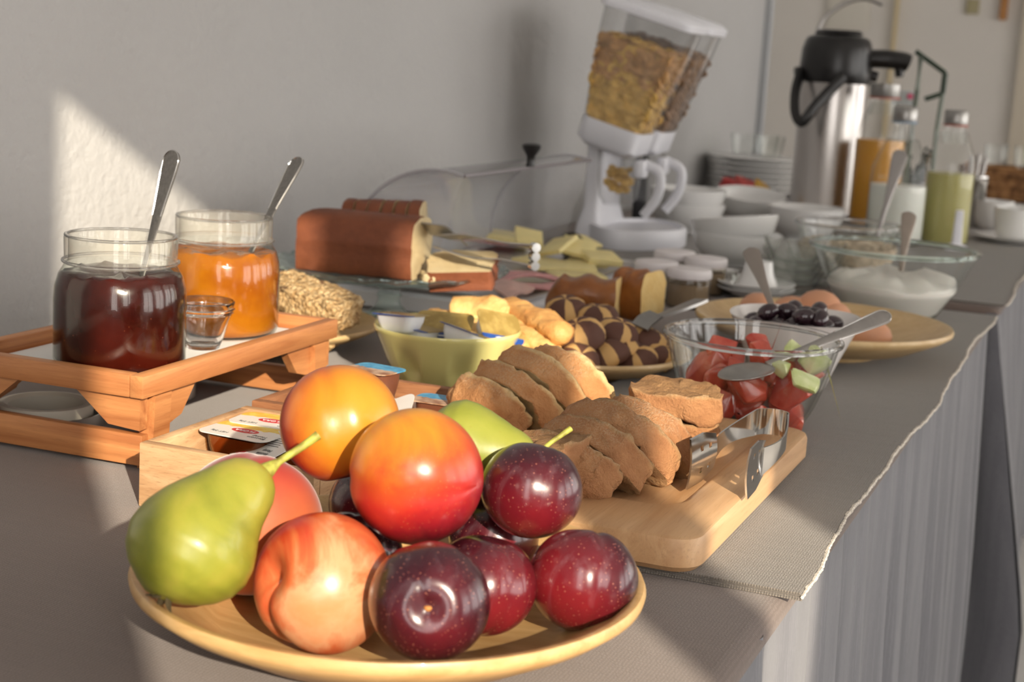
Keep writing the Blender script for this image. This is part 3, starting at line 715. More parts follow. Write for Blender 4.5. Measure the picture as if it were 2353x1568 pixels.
# ---------------------------------------------------------------- footed wooden jam tray
rk = thing('jam_tray', 'footed orange brown wooden tray carrying the jam jars', 'tray', (-.765, 1.113, 0), R(1.2))
RW, RL, ZT0, ZT1 = .180, .315, .058, .0755
for s_ in (-1, 1):
    MB().box((s_ * (RW / 2 - .006), 0, (ZT0 + ZT1) / 2), (.012, RL, ZT1 - ZT0), .0012).obj('long_rail', ACACIA, rk)
    MB().box((0, s_ * (RL / 2 - .006), (ZT0 + ZT1) / 2), (RW - .0245, .012, ZT1 - ZT0), .0012).obj('short_rail', ACACIAX, rk)
MB().box((0, 0, ZT0 + .003), (RW - .024, RL - .024, .005)).obj('tray_floor', ACACIA, rk)
for sy in (-1, 1):
    yl = sy * (RL / 2 - .030)
    for sx in (-1, 1):
        x = sx * (RW / 2 - .008)
        L = [[(x + a * .0065, yl + q * .011 + sy * o, z) for a, q in ((1, 1), (-1, 1), (-1, -1), (1, -1))] for z, o in ((0, .004), (ZT0 - .001, 0))]
        MB().loops(L).obj('leg', ACACIA, rk, smooth=False)
        # gusset boards: along the long rail and across the short end
        g = [(yl - sy * .011, ZT0), (yl - sy * .055, ZT0), (yl - sy * .034, ZT0 - .024), (yl - sy * .011, ZT0 - .030)]
        MB().loops([[(x - sx * .003 - .004, y, z) for y, z in g], [(x - sx * .003 + .004, y, z) for y, z in g]]).obj('gusset', ACACIA, rk, smooth=False)
        ye = sy * (RL / 2 - .010)
        g = [(x + sx * .002, ZT0), (x - sx * .056, ZT0), (x - sx * .026, ZT0 - .024), (x + sx * .002, ZT0 - .026)]
        MB().loops([[(xx, ye - .005, z) for xx, z in g], [(xx, ye + .005, z) for xx, z in g]]).obj('gusset', ACACIAX, rk, smooth=False)
    MB().box((0, yl + sy * .017, .0155), (RW - .012, .009, .024), .001).obj('stretcher', ACACIAX, rk)
TZ = ZT0 + .0056
lp = [(x, y) for x, y in rrect(.148, .275, .004, 3)]
mb = MB().prism(lp, TZ, TZ + .0008); 
tag(mb.obj('paper_liner', PAPER, None, (-.765, 1.113, 0), (0, 0, R(1.2)), smooth=False), 'white paper napkin lining the jam tray', 'napkin')
TZ += .0009
# jars
def jar(label, c, r, h, s=1.0):
    t = thing('jam_jar', label, 'jar', c)
    ro = [(r * .80, 0), (r * .95, .002), (r, .008), (r, h * .52), (r * .985, h * .62), (r * .93, h * .71), (r * .86, h * .765), (r * .845, h * .79)]
    MB().lathe([(0, 0)] + ro, 64).obj('body', JARGLASS, t, sharp=60)
    k = [(r * .845, h * .79), (r * .868, h * .80), (r * .868, h * .82), (r * .845, h * .83), (r * .845, h * .835), (r * .85, h * .985), (r * .835, h), (r * .80, h), (r * .785, h * .985), (r * .785, h * .83), (r * .80, h * .79), (r * .845, h * .79)]
    MB().lathe(k, 64).obj('threaded_neck', NECKGLASS, t, sharp=60)
    MB().lathe([(r * .868 + .0012 * math.cos(2 * PI * q / 8), h * .81 + .0012 * math.sin(2 * PI * q / 8)) for q in range(9)], 64).obj('neck_bead', RIMGLASS, t)
    MB().lathe([(r * .82 + .0016 * math.cos(2 * PI * q / 8), h + .0012 * math.sin(2 * PI * q / 8)) for q in range(9)], 64).obj('lip', RIMGLASS, t)
    return t
def m_jam(name, c1, c2, sp, rgh=.16):
    t = NT(name); v = t.coord(); f = t.noise(v, 28, 5)
    col = t.ramp(f, [(.35, c1), (.68, c2)])
    vo = t.n('TexVoronoi', Vector=v, Scale=170).outputs['Distance']
    col = t.mix(t.math('MULTIPLY', t.ramp(vo, [(.04, (1, 1, 1)), (.11, (0, 0, 0))]), .5), col, sp)
    t.bs(Base__Color=col, Roughness=rgh, Coat__Weight=.08, Coat__Roughness=.05, Subsurface__Weight=.1)
    t.b.inputs['Subsurface Radius'].default_value = (1, .3, .1); t.b.inputs['Subsurface Scale'].default_value = .006
    return t.bump(t.noise(v, 90, 4), .12, .001).m
def jam(label, c, r, h, top, m, seed, name='jam'):
    pr = [(0, .0015), (r * .78, .0015), (r * .93, .004), (r * .985, .009), (r * .985, h * .52), (r * .97, h * .62), (r * .915, h * .71), (r * .89, top), (r * .70, top + .001), (r * .4, top - .002), (0, top)]
    mb = MB().lathe(pr, 64)
    mb.v = [(x, y, z + (.0035 * nz((x, y, seed), 70, 3) if z > top * .9 else 0)) for x, y, z in mb.v]
    return tag(mb.obj(name, m, None, c, sharp=60), label, 'jam', None, 'stuff')
JR = .0515; JH = .105
jc1 = Vector((-.738, 1.020, TZ)); jc2 = Vector((-.757, 1.198, TZ))
jar('squat glass jar of dark red jam at the near end of the tray', jc1, JR, JH)
jam('dark red berry jam filling the near jar', jc1, JR, JH, JH * .725, m_jam('berry_jam', (.024, .0025, .0015), (.060, .006, .003), (.25, .06, .03)), 1)
jar('squat glass jar of orange marmalade at the far end of the tray', jc2, JR * .985, JH)
jam('orange apricot marmalade filling the far jar', jc2, JR * .985, JH, JH * .715, m_jam('apricot_jam', (.30, .075, .004), (.44, .145, .007), (.6, .33, .05)), 5)
# jam spoons: flat teardrop handles
def spoon(name, label, top, bottom, wtop, wneck, wbowl, m, up, hl=.72, rim=True, bl=None, bowl_dir=None, group=None, cat='spoon', bend=(0, 0, 0)):
    top, bottom = Vector(top), Vector(bottom); t = thing(name, label, cat, bottom, 0, group)
    d_ = top - bottom; N_ = 44; path = []; ww = []; tt = []
    for i in range(N_ + 1):
        u = 1 - (1 - i / N_) ** 2.6; path.append(d_ * u + Vector(bend) * math.sin(PI * u))
        w = lerp_tab([(0, wneck), (.35, wneck * 1.15), (.6, wneck + (wtop - wneck) * .42), (.85, wtop * .95), (.93, wtop), (1, wtop)], u)
        if u > .93: w *= math.sqrt(max(.0004, 1 - ((u - .93) / .07) ** 2))
        ww.append(w); tt.append(lerp_tab([(0, .0016), (.4, .0014), (1, .0010)], u))
    MB().sweep(path, ww, tt, up=up, n=14).obj('handle', m, t, sharp=60)
    if rim:
        e = []
        u3 = Vector(up); tdir = d_.normalized(); sd2 = tdir.cross(u3).normalized(); u3 = sd2.cross(tdir).normalized()
        fwd = u3 if u3.dot(Vector((0, 0, CAMZ)) - top) > 0 else -u3
        for i in list(range(12, N_ + 1)): e.append(path[i] + sd2 * (ww[i] * .86) + fwd * tt[i] * .8)
        for i in reversed(range(12, N_)): e.append(path[i] - sd2 * (ww[i] * .86) + fwd * tt[i] * .8)
        MB().sweep(e, .00055, n=6, up=fwd).obj('beaded_edge', CHROME, t)
    if bl:
        bd = Vector(bowl_dir).normalized(); n_ = 20; L = []
        sd2 = bd.cross(Vector((0, 0, 1))).normalized(); upv = sd2.cross(bd)
        vs = []; fs = []
        A, B_ = 14, 20
        for i in range(A + 1):
            rr_ = i / A
            for j in range(B_):
                a = 2 * PI * j / B_; x = bl / 2 * (1 - math.cos(a) * rr_) ; y = wbowl * math.sin(a) * rr_ * (1 + .15 * math.cos(a))
                z = -.30 * wbowl * (1 - rr_ * rr_)
                vs.append(bd * x + sd2 * y + upv * z)
        for i in range(A):
            for j in range(B_): k = (j + 1) % B_; fs.append((i * B_ + j, i * B_ + k, (i + 1) * B_ + k, (i + 1) * B_ + j))
        o = MB().add(vs, fs).obj('spoon_bowl', m, t, sharp=180)
        md = o.modifiers.new('solid', 'SOLIDIFY'); md.thickness = .001
    return t
JSPOON = plain('dark_spoon_steel', (.24, .23, .22), .5, 1, var=.15, vs=300, bump=.15, bs_=900)
spoon('jam_spoon', 'silver spoon with beaded handle standing in the dark jam', D(400, 346, 1.235), D(312, 690, 1.235), .0128, .0036, 0, JSPOON, ROT @ Vector((-.75, .1, .75)))
spoon('jam_spoon', 'silver spoon leaning right in the orange marmalade', D(688, 362, 1.44), D(545, 640, 1.40), .0118, .0035, 0, JSPOON, ROT @ Vector((-.75, .1, .75)))
# little glass dish on the tray
def dish(name, label, c, r, h, m, base=.55, wall=.003, lip=.0, cat='bowl', bands=(), group=None, rot=None, n=64):
    pr = [(0, 0), (r * base, 0), (r * (base + .03), .002)]
    for k in range(1, 9):
        u = k / 8; pr.append((r * (base + (1 - base) * (u ** .75)), .002 + (h - .002) * u))
    out = [p for p in pr]
    if bands:
        q = []
        for (rr_, z) in out:
            q.append((rr_, z))
        for zb in bands: q += [(r * (base + (1 - base) * (zb ** .75)) + .0001, h * zb - .0012), (r * (base + (1 - base) * (zb ** .75)) + .0016, h * zb), (r * (base + (1 - base) * (zb ** .75)) + .0001, h * zb + .0012)]
        out = sorted(q, key=lambda p: (p[1], p[0]) if p[1] > 0 else (p[1], p[0]))
    inn = [(max(0, rr_ - wall), z + (wall if z < wall else 0)) for rr_, z in reversed(pr[2:])] + [(0, wall)]
    prof = out + [(r + lip, h + .0004), (r - wall * .5, h + .0012)] + inn
    return tag(MB().lathe(prof, n).obj(name, m, None, c, rot, sharp=60), label, cat, group)
dc = G(462, 800, TZ); dish('glass_dish', 'small ribbed clear glass dish between the two jam jars', (dc.x, dc.y + .003, TZ), .0262, .040, RIMGLASS, .52, .0022, bands=(.78, .86))
# jar lids under the tray
lc = G(105, 1005, 0)
lidp = [(0, 0), (.0425, 0), (.044, .001), (.044, .018), (.0432, .018), (.0428, .002), (0, .0015)]
tag(MB().lathe(lidp, 64).obj('jar_lid', plain('dull_aluminium', (.55, .54, .53), .35, 1), None, (lc.x - .012, lc.y + .018, 0)), 'upturned aluminium jar lid under the jam tray', 'lid')
tag(MB().lathe([(.030, .0), (.0375, .0), (.038, .008), (.0375, .014), (.033, .0145), (.030, .012), (.030, .0)], 64).obj('rubber_seal', plain('cream_rubber', (.74, .68, .56), .5), None, (lc.x - .014, lc.y + .018, .0105)), 'cream sealing ring lying inside the upturned lid', 'seal ring')
l2 = G(415, 935, 0)
tag(MB().lathe(lidp, 48).obj('jar_lid', plain('grey_aluminium', (.6, .6, .6), .4, 1), None, (l2.x - .05, l2.y + .02, 0)), 'aluminium jar lid behind the near leg of the tray', 'lid')
# ---------------------------------------------------------------- crumb cake on wooden plate behind the tray
p0 = G(700, 765, .028); CPC = Vector((-.868, 1.452, 0))
turned_plate('wooden_plate', 'pale wooden plate with crumb cake behind the jam tray', CPC, .128, .030, .055, BAMBOO2, floor=.009)
ct = NT('nutty_crumb'); v = ct.coord(); cn = ct.noise(v, 190, 4, .7); cvn = ct.n('TexVoronoi', Vector=v, Scale=260.0).outputs['Distance']
ct.bs(Base__Color=ct.mix(ct.ramp(ct.noise(v, 70, 3), [(.60, (0, 0, 0)), (.70, (1, 1, 1))]), ct.ramp(cn, [(.32, (.30, .15, .05)), (.48, (.56, .36, .16)), (.66, (.80, .60, .34))]), (.14, .07, .03)), Roughness=.8)
ct.bump(ct.math('ADD', cvn, cn), 1.0, .004); CRUMB = ct.m
def chunk(name, label, c, dims, rot, m, seed, cat, group=None, amp=.0035, sc_=60, bev=.004, cuts=10):
    bm = bmesh.new(); bmesh.ops.create_cube(bm, size=1); bmesh.ops.subdivide_edges(bm, edges=list(bm.edges), cuts=cuts, use_grid_fill=True)
    for v in bm.verts:
        q = v.co * 2
        ln = (abs(q.x) ** 8 + abs(q.y) ** 8 + abs(q.z) ** 8) ** (1 / 8)
        v.co = Vector((q.x / ln * dims[0] / 2, q.y / ln * dims[1] / 2, q.z / ln * dims[2] / 2))
    bm.verts.index_update(); mb = MB().add([v.co.copy() for v in bm.verts], [[v.index for v in f.verts] for f in bm.faces]); bm.free()
    rough(mb, amp, sc_, seed); rough(mb, amp * .6, sc_ * 4, seed + 3, 2)
    o = mb.obj(name, m, None, c, rot, sharp=180)
    return tag(o, label, cat, group)
chunk('crumb_cake', 'long nutty crumb cake bar leaning across the wooden plate', (-.818, 1.470, .052), (.11, .055, .032), (R(8), R(10), R(-10)), CRUMB, 3, 'cake', amp=.004, sc_=70, cuts=16)
chunk('crumb_cake', 'lower nutty crumb cake piece behind the tray leg', (-.800, 1.420, .024), (.075, .05, .022), (0, 0, R(25)), CRUMB, 8, 'cake', amp=.004, sc_=70, cuts=14)

# ---------------------------------------------------------------- glass cake stand
CS = Vector((-.822, 1.668, 0)); CZ = .064
cs = thing('cake_stand', 'low clear glass cake stand with scalloped plate', 'cake stand', CS)
def scal(a, r, z): k = 1 + (.018 * abs(math.sin(a * 12)) if r > .125 else 0); return (r * k * math.cos(a), r * k * math.sin(a), z + (.0025 * abs(math.sin(a * 12)) if r > .12 else 0))
MB().lathe([(0, CZ - .007), (.03, CZ - .007), (.10, CZ - .006), (.128, CZ - .002), (.137, CZ + .003), (.138, CZ + .006), (.134, CZ + .006), (.124, CZ + .001), (.10, CZ), (0, CZ)], 144, fn=scal).obj('plate', GREENGLASS, cs, sharp=60)
MB().lathe([(.1375 + .0026 * math.cos(2 * PI * q / 8), CZ + .0045 + .002 * math.sin(2 * PI * q / 8)) for q in range(9)], 144, fn=scal).obj('scalloped_rim', STANDGLASS, cs)
MB().lathe([(0, 0), (.047, 0), (.048, .003), (.040, .007), (.024, .013), (.015, .022), (.0125, .030), (.0155, .034), (.0125, .038), (.012, .046), (.016, .053), (.026, .0568), (0, .0568)], 64).obj('stem', GREENGLASS, cs, sharp=70)
CAKE = m_bread('brown_cake_crust', (.16, .043, .016), (.25, .074, .028), None, 300, .35, .7)
CAKEI = m_bread('pale_cake_crumb', (.66, .50, .26), (.80, .66, .40), None, 350, .9)
def loaf_prof(w, h):
    pts = []
    for x, z in ((.40, 0), (.44, .03), (.47, .3), (.485, .50), (.50, .54), (.485, .58), (.47, .75), (.42, .90), (.30, .975), (.12, 1.0)): pts.append((x * w, z * h))
    return pts + [(-x, z) for x, z in reversed(pts)]
def cake_loaf(name, label, c, w, h, l, rz, m, mi, cutends=(False, True), seed=0, steps=14, group=None):
    P = loaf_prof(w, h); L = []
    ys = [-l / 2 + l * i / steps for i in range(steps + 1)]
    for i, y in enumerate(ys):
        k = 1.0
        if not cutends[0] and i < 3: k = (.90, .975, .995)[i]
        if not cutends[1] and i > steps - 3: k = (.90, .975, .995)[steps - i]
        L.append([(x * k, y, z * (1 - (1 - k) * .6)) for x, z in P])
    mb = MB().loops(L, True, True, 0, False, 1 if cutends[0] else 0, 1 if cutends[1] else 0)
    rough(mb, .0016, 60, seed)
    return tag(mb.obj(name, [m, mi], None, c, (0, 0, rz), sharp=50), label, 'cake', group)
ce = D(690, 590, 1.80); cf = D(975, 590, 1.74)
dv = Vector((cf.x - ce.x, cf.y - ce.y)); mid = (ce + cf) / 2
cake_loaf('loaf_cake', 'half brown loaf cake with a pale cut end on the glass stand', (-.838, 1.628, CZ + .0005), .080, .070, .142, R(-82), CAKE, CAKEI, (False, True), 2)
for i in range(6):
    u = i / 5; cake_loaf('cake_slice', 'thin upright slice of brown cake number %d from the wall in the row behind the loaf' % (i + 1) if False else ['leftmost upright slice in the row of cut cake behind the loaf', 'second upright slice from the left behind the loaf cake', 'third upright slice from the left behind the loaf cake', 'fourth upright slice from the left behind the loaf cake', 'fifth upright slice from the left behind the loaf cake', 'rightmost upright slice with its pale face showing behind the loaf'][i],
                             (-.905 + .083 * u, 1.722 + .016 * u, CZ + .0005), .068, .073 + .004 * u, .0145, R(-74), CAKE, CAKEI, (True, True), 20 + i, 4, 'cut cake slices behind the loaf')
P = loaf_prof(.082, .07)
sl = MB().loops([[(x, z - .035, y) for x, z in P] for y in (0, .006, .012, .019, .024)], True, True, 0, False, 1, 1); rough(sl, .003, 60, 4); rough(sl, .002, 200, 6)
cp = G(1052, 640, CZ)
tag(sl.obj('cake_slice', [CAKE, CAKEI], None, (-.715, 1.640, CZ + .002), (R(12), R(-4), R(20)), sharp=50), 'single cake slice lying face up at the right of the stand', 'cake')
for k, (x, y) in enumerate(((-.737, 1.600), (-.748, 1.615), (-.732, 1.622))):
    chunk('cake_crumb', ['crumbled cake piece beside the cut loaf end', 'small cake crumb behind the crumbled piece', 'cake crumb touching the lying slice'][k], (x, y, CZ + .0065), (.016 - .003 * k, .013, .011), (0, 0, k), CAKEI, 40 + k, 'cake', 'cake crumbs', .002, 90, cuts=5)
# serving tongs on the stand
def strip3(pts, w, th, up, name, m, parent):
    return MB().sweep(pts, w, th, up=up, n=4, square=True).obj(name, m, parent, sharp=40)
tt = thing('cake_tongs', 'steel cake tongs lying behind the cake slice with ribbed end', 'tongs', (0, 0, 0))
e0, e1 = D(1015, 560, 1.80), D(1228, 590, 1.70)
for k, dz in ((0, .012), (1, -.010)):
    a = e0 + Vector((0, 0, dz * .6)); z_ = e1 + Vector((0, 0, dz))
    pts = bez([a, a.lerp(z_, .35) + Vector((0, 0, .004 * (1 - 2 * k))), a.lerp(z_, .7), z_], 18)
    strip3(pts, [.0135 if i < 7 else .007 for i in range(len(pts))], .0007, (0, .25, 1), 'arm', STEELD, tt)
for k in range(3):
    q = e1 + Vector((0, 0, .010 - .010 * k)); MB().sweep([q + Vector((-.004, .004, 0)), q + Vector((.003, -.003, 0))], .0052, n=10).obj('spring_rib', CHROME, tt)
pd = D(1005, 545, 1.81)
strip3(bez([D(975, 525, 1.82), D(1010, 530, 1.81), D(1040, 535, 1.80), D(1060, 552, 1.79)], 10), .016, .0008, (0, .6, 1), 'paddle', STEELD, tt)

# ---------------------------------------------------------------- roll top cold display
RT = thing('roll_top_display', 'white roll top chiller with clear half open cover', 'food display', (-.81, 2.0, 0))
def loc(p): return Vector(p) - Vector((-.81, 2.0, 0))
L = [at_z(rrect(.262, .50, .012), 0), at_z(rrect(.272, .51, .014), .003), at_z(rrect(.272, .51, .014), .021), at_z(rrect(.262, .50, .012), .024)]
MB().loops(L).obj('base', WHITEP, RT)
L = [at_z(rrect(.240, .468, .02), .0245), at_z(rrect(.250, .480, .022), .030), at_z(rrect(.244, .474, .02), .031), at_z(rrect(.236, .466, .02), .027), at_z(rrect(.20, .42, .02), .0262)]
MB().loops(L).obj('steel_tray', plain('satin_steel', (.62, .60, .58), .3, 1), RT)
CR, CX_, CZ_ = .122, .003, .058
arc = [(CX_ + CR * math.cos(R(a)), CZ_ + CR * math.sin(R(a))) for a in range(74, 200, 6)]
arc2 = [(CX_ + (CR - .002) * math.cos(R(a)), CZ_ + (CR - .002) * math.sin(R(a))) for a in range(74, 200, 6)]
mb = MB(); n = len(arc)
ring = [(x, z) for x, z in arc] + [(x, z) for x, z in reversed(arc2)]
mb.loops([[(x, y, z) for x, z in ring] for y in (-.24, .23)])
mb.obj('cover', PLASTIC, RT)
for y in (-.24, .23):
    pan = [(CX_, CZ_)] + [(x * .99, z) for x, z in arc2]
    MB().loops([[(x, y - .001, z) for x, z in pan], [(x, y + .001, z) for x, z in pan]]).obj('end_panel', PLASTIC, RT, smooth=False)
    MB().sweep([(x, y, z) for x, z in arc], .0022, n=6, up=(0, 1, 0)).obj('cover_rim', plain('smoky_plastic', (.40, .39, .41), .3), RT)
lx, lz = arc[0]; MB().box((lx, -.005, lz), (.006, .47, .004), .001).obj('cover_lip', plain('grey_plastic_lip', (.20, .18, .19), .35), RT)
MB().lathe([(0, 0), (.007, 0), (.0055, .006), (.006, .014), (.0125, .024), (.013, .029), (.010, .031), (0, .031)], 32).obj('knob', BLACKP, RT, (lx + .001, -.02, lz + .002))
MB().lathe([(0, 0), (.020, 0), (.021, .003), (.018, .007), (0, .007)], 40, Matrix.Rotation(R(90), 4, 'X')).obj('pivot_cap', plain('dark_bronze_plastic', (.035, .027, .018), .4), RT, (.018, .225, .045))
CHEESE = plain('yellow_cheese', (.78, .66, .30), .5, var=.06, vs=40, sss=.1)
HAM = plain('pink_ham', (.62, .30, .29), .45, var=.15, vs=60, sss=.1)
HAMB = plain('pale_ham', (.66, .42, .36), .45, var=.12, vs=60, sss=.1)
def cheese(label, px, py, z, dims, rz, tilt=(0, 0), name='cheese_slice', m=None, group='cheese slices on the chiller tray', cat='cheese'):
    c = G(px, py, z); mb = MB().box((0, 0, 0), dims, .0012)
    return tag(mb.obj(name, m or CHEESE, None, c, (R(tilt[0]), R(tilt[1]), R(rz))), label, cat, group)
cz = .034
for lab_, px, py, z, dm, rz, tl in (
    ('rear left yellow cheese slice touching the pink ham', 1165, 545, .046, (.055, .055, .006), 12, (8, 4)),
    ('upright yellow cheese slice at the back of the pile', 1215, 548, .058, (.042, .045, .008), 30, (25, 10)),
    ('yellow cheese slice leaning left of centre in the pile', 1280, 565, .055, (.046, .05, .007), -20, (24, -14)),
    ('yellow cheese slice leaning at the centre of the pile', 1330, 570, .054, (.05, .046, .007), 18, (22, 12)),
    ('thick yellow cheese slice at the right of the pile', 1380, 592, .044, (.052, .05, .010), 40, (10, 4)),
    ('yellow cheese slice under the right end of the pile', 1355, 600, .036, (.06, .055, .008), 10, (4, 0)),
    ('wide flat cheese slice in front of the pile', 1300, 612, .0345, (.085, .07, .006), 24, (2, 0)),
    ('flat cheese slice nearest the steel rim', 1325, 632, .032, (.075, .055, .004), 34, (0, 0)),
    ('flat cheese slice beside the tongs end', 1240, 600, .036, (.06, .06, .005), -8, (0, 3)),
    ('small cheese slice at the far right corner of the pile', 1345, 552, .050, (.035, .045, .006), 60, (12, 10))):
    cheese(lab_, px, py, z, dm, rz, tl)
def ham(label, px, py, z, w, d, rz, bendf, m, tilt=0):
    c = G(px, py, z); N1, N2 = 12, 6; mb = MB(); vs = []
    for s_ in (0, .0022):
        for i in range(N1 + 1):
            for j in range(N2 + 1):
                u, v = i / N1 - .5, j / N2 - .5
                vs.append((w * u, d * v, s_ + bendf * (u * u * 4) ** 1.0 * .25 + .002 * math.sin(v * 9 + u * 5)))
    K = (N1 + 1) * (N2 + 1); M2 = N2 + 1; fs = []
    for i in range(N1):
        for j in range(N2):
            a = i * M2 + j; fs += [(a, a + M2, a + M2 + 1, a + 1), (K + a, K + a + 1, K + a + M2 + 1, K + a + M2)]
    for i in range(N1): 
        a = i * M2; fs.append((a, K + a, K + a + M2, a + M2)); a += N2; fs.append((a, a + M2, K + a + M2, K + a))
    for j in range(N2):
        fs.append((j, j + 1, K + j + 1, K + j)); a = N1 * M2 + j; fs.append((a, K + a, K + a + 1, a + 1))
    mb.add(vs, fs); return tag(mb.obj('ham_slice', m, None, c, (R(tilt), 0, R(rz)), sharp=60), label, 'ham', 'ham slices on the chiller tray')
ham('pink ham slice at the back of the tray behind the tongs', 1115, 555, .036, .09, .06, 10, .012, HAM)
ham('folded pink ham slice in front of the cheese', 1215, 632, .036, .095, .05, 38, -.03, HAM)
ham('pale rolled ham slice at the near edge of the tray', 1150, 655, .040, .07, .05, -18, -.03, HAMB, 8)
ham('pink ham slice lying on the tray corner', 1215, 660, .031, .08, .05, 30, .006, HAM)

# ---------------------------------------------------------------- green bowl of butter packs
GC = Vector((-.617, 1.385, 0))
def dimple(a, r, z):
    if .018 < z < .045 and r > .045: 
        k = max(0, math.cos(a * 7)) ** .8; f = math.sin(PI * min(1, max(0, (.047 - z) / .045))); return ((r - .0085 * k * f) * math.cos(a), (r - .0085 * k * f) * math.sin(a), z)
    return (r * math.cos(a), r * math.sin(a), z)
gp = [(0, .003), (.036, .003), (.037, 0), (.042, 0), (.0445, .004), (.050, .012), (.0545, .019), (.058, .025), (.0605, .030), (.0630, .036), (.0660, .043), (.0690, .050), (.0715, .056), (.0727, .0595), (.0715, .061), (.0695, .0595), (.064, .045), (.055, .023), (.043, .010), (0, .008)]
tag(MB().lathe(gp, 140, fn=dimple).obj('green_bowl', plain('pistachio_glaze', (.74, .68, .26), .15, coat=.6), None, GC, sharp=60), 'pistachio green dimpled bowl full of butter packs', 'bowl')
TUB = plain('white_tub_plastic', (.85, .86, .89), .25)
GOLDLID = m_lid('gold_butter_lid', (.36, .25, .06), [('Y', -.05, .05, (.30, .20, .05), (20, .0, (.45, .32, .10), 60)), ('Y', -.05, -.0105, (.02, .075, .32), (20, 0))])
def bpack(label, px, py, dep, rz, rot, w=.050, d=.036): 
    c = D(px, py, dep); 
    t = portion('butter_portion', label, c, rz, w, d, .016, GOLDLID, TUB, None, rot=rot, group='butter portions in the green bowl')
    lo = [q for q in t.children if q.name.startswith('foil_lid')][0]
    MB().loops([[(x, y - d * .385, .0172) for x, y in ((-.011, 0), (-.006, -.0012), (.006, -.0012), (.011, 0), (.006, .0012), (-.006, .0012))], [(x, y - d * .385, .01735) for x, y in ((-.011, 0), (-.006, -.0012), (.006, -.0012), (.011, 0), (.006, .0012), (-.006, .0012))]]).obj('name_mark', WINK, lo, smooth=False)
    return t
bpack('butter portion with gold lid facing the viewer at the back of the green bowl', 1020, 778, 1.55, R(14), (R(30), 0), .058, .042)
bpack('white butter portion lying level at the left of the green bowl', 920, 762, 1.515, R(-14), (R(-4), R(-4)), .052, .036)
bpack('butter portion standing on edge at the right of the green bowl', 1128, 772, 1.535, R(58), (R(48), R(12)), .052, .036)
bpack('lower white butter portion under the left one in the green bowl', 955, 790, 1.525, R(-18), (R(-3), R(3)), .048, .034)
bpack('butter portion with lid edge up in the front of the green bowl', 1060, 797, 1.51, R(-20), (R(-16), R(6)), .05, .036)

# ---------------------------------------------------------------- pastry plate
PP = Vector((-.528, 1.542, 0))
turned_plate('wooden_plate', 'pale wooden plate of pastries and striped biscuits', PP, .114, .029, .052, BAMBOO2, floor=.010)
PAST = m_bread('golden_pastry', (.58, .26, .06), (.84, .56, .22), None, 120, .6, .5)
PASTD = m_bread('browned_pastry', (.50, .20, .05), (.74, .42, .14), None, 120, .6, .5)
def roll_pastry(label, a, b_, r, m, seed, ridg=6):
    a, b_ = Vector(a), Vector(b_); N_ = 30; path = []; rad = []
    for i in range(N_ + 1):
        u = i / N_; path.append((b_ - a) * u + Vector((0, 0, .004 * math.sin(PI * u)))); e = min(1, min(u, 1 - u) * 9 + .45)
        rad.append(r * e * (1 + .07 * math.sin(u * ridg * 2 * PI)))
    mb = MB().sweep(path, rad, [q * .72 for q in rad], n=24); rough(mb, .003, 60, seed)
    return tag(mb.obj('pastry_stick', m, None, a, sharp=180), label, 'pastry', 'cheese pastry sticks on the wooden plate')
roll_pastry('golden pastry stick lying lowest behind the green bowl', G(985, 742, .042), G(1210, 812, .036), .022, PAST, 1)
roll_pastry('rear golden pastry stick rising towards the cheese tray', G(1040, 722, .055), G(1180, 735, .055), .024, PAST, 2, 2)
roll_pastry('brown pastry stick resting on top beside the striped biscuits', G(1160, 708, .062), G(1300, 775, .055), .0165, PASTD, 3, 2)
roll_pastry('pastry stick under the brown one', G(1110, 742, .050), G(1275, 815, .036), .019, PAST, 4, 3)
roll_pastry('pastry stick at the near rim touching the green bowl', G(1185, 818, .032), G(1300, 846, .029), .013, PAST, 5)
def m_stripe(name, turn):
    t = NT(name); c = t.coord(); s_ = t.n('SeparateXYZ', Vector=c)
    ang = t.math('ARCTAN2', s_.outputs['Y'], s_.outputs['X'])
    n_ = t.math('MULTIPLY', t.math('SUBTRACT', t.noise(c, 45, 3), .5), 1.1)
    f = t.math('SINE', t.math('ADD', t.math('MULTIPLY', ang, 4.0), t.math('ADD', n_, turn)))
    col = t.mix(t.ramp(f, [(.47, (0, 0, 0)), (.53, (1, 1, 1))]), (.115, .047, .030), (.66, .40, .15))
    t.bs(Base__Color=col, Roughness=.7); return t.bump(t.noise(c, 250, 4), .3, .001).m
SM = [m_stripe('striped_biscuit_%s' % k, v) for k, v in (('a', 0), ('b', 1.4), ('c', 3.0))]
def cookie_mesh(r, h):
    mb = MB(); pr = [(0, 0), (r * .7, 0), (r * .93, h * .12), (r, h * .32), (r * .95, h * .55), (r * .8, h * .8), (r * .55, h * .95), (r * .25, h * 1.0), (0, h * .97)]
    mb.lathe(pr, 48); return rough(mb, .0012, 60, 3)
cm = [cookie_mesh(.0235, .027) for _ in range(1)][0]
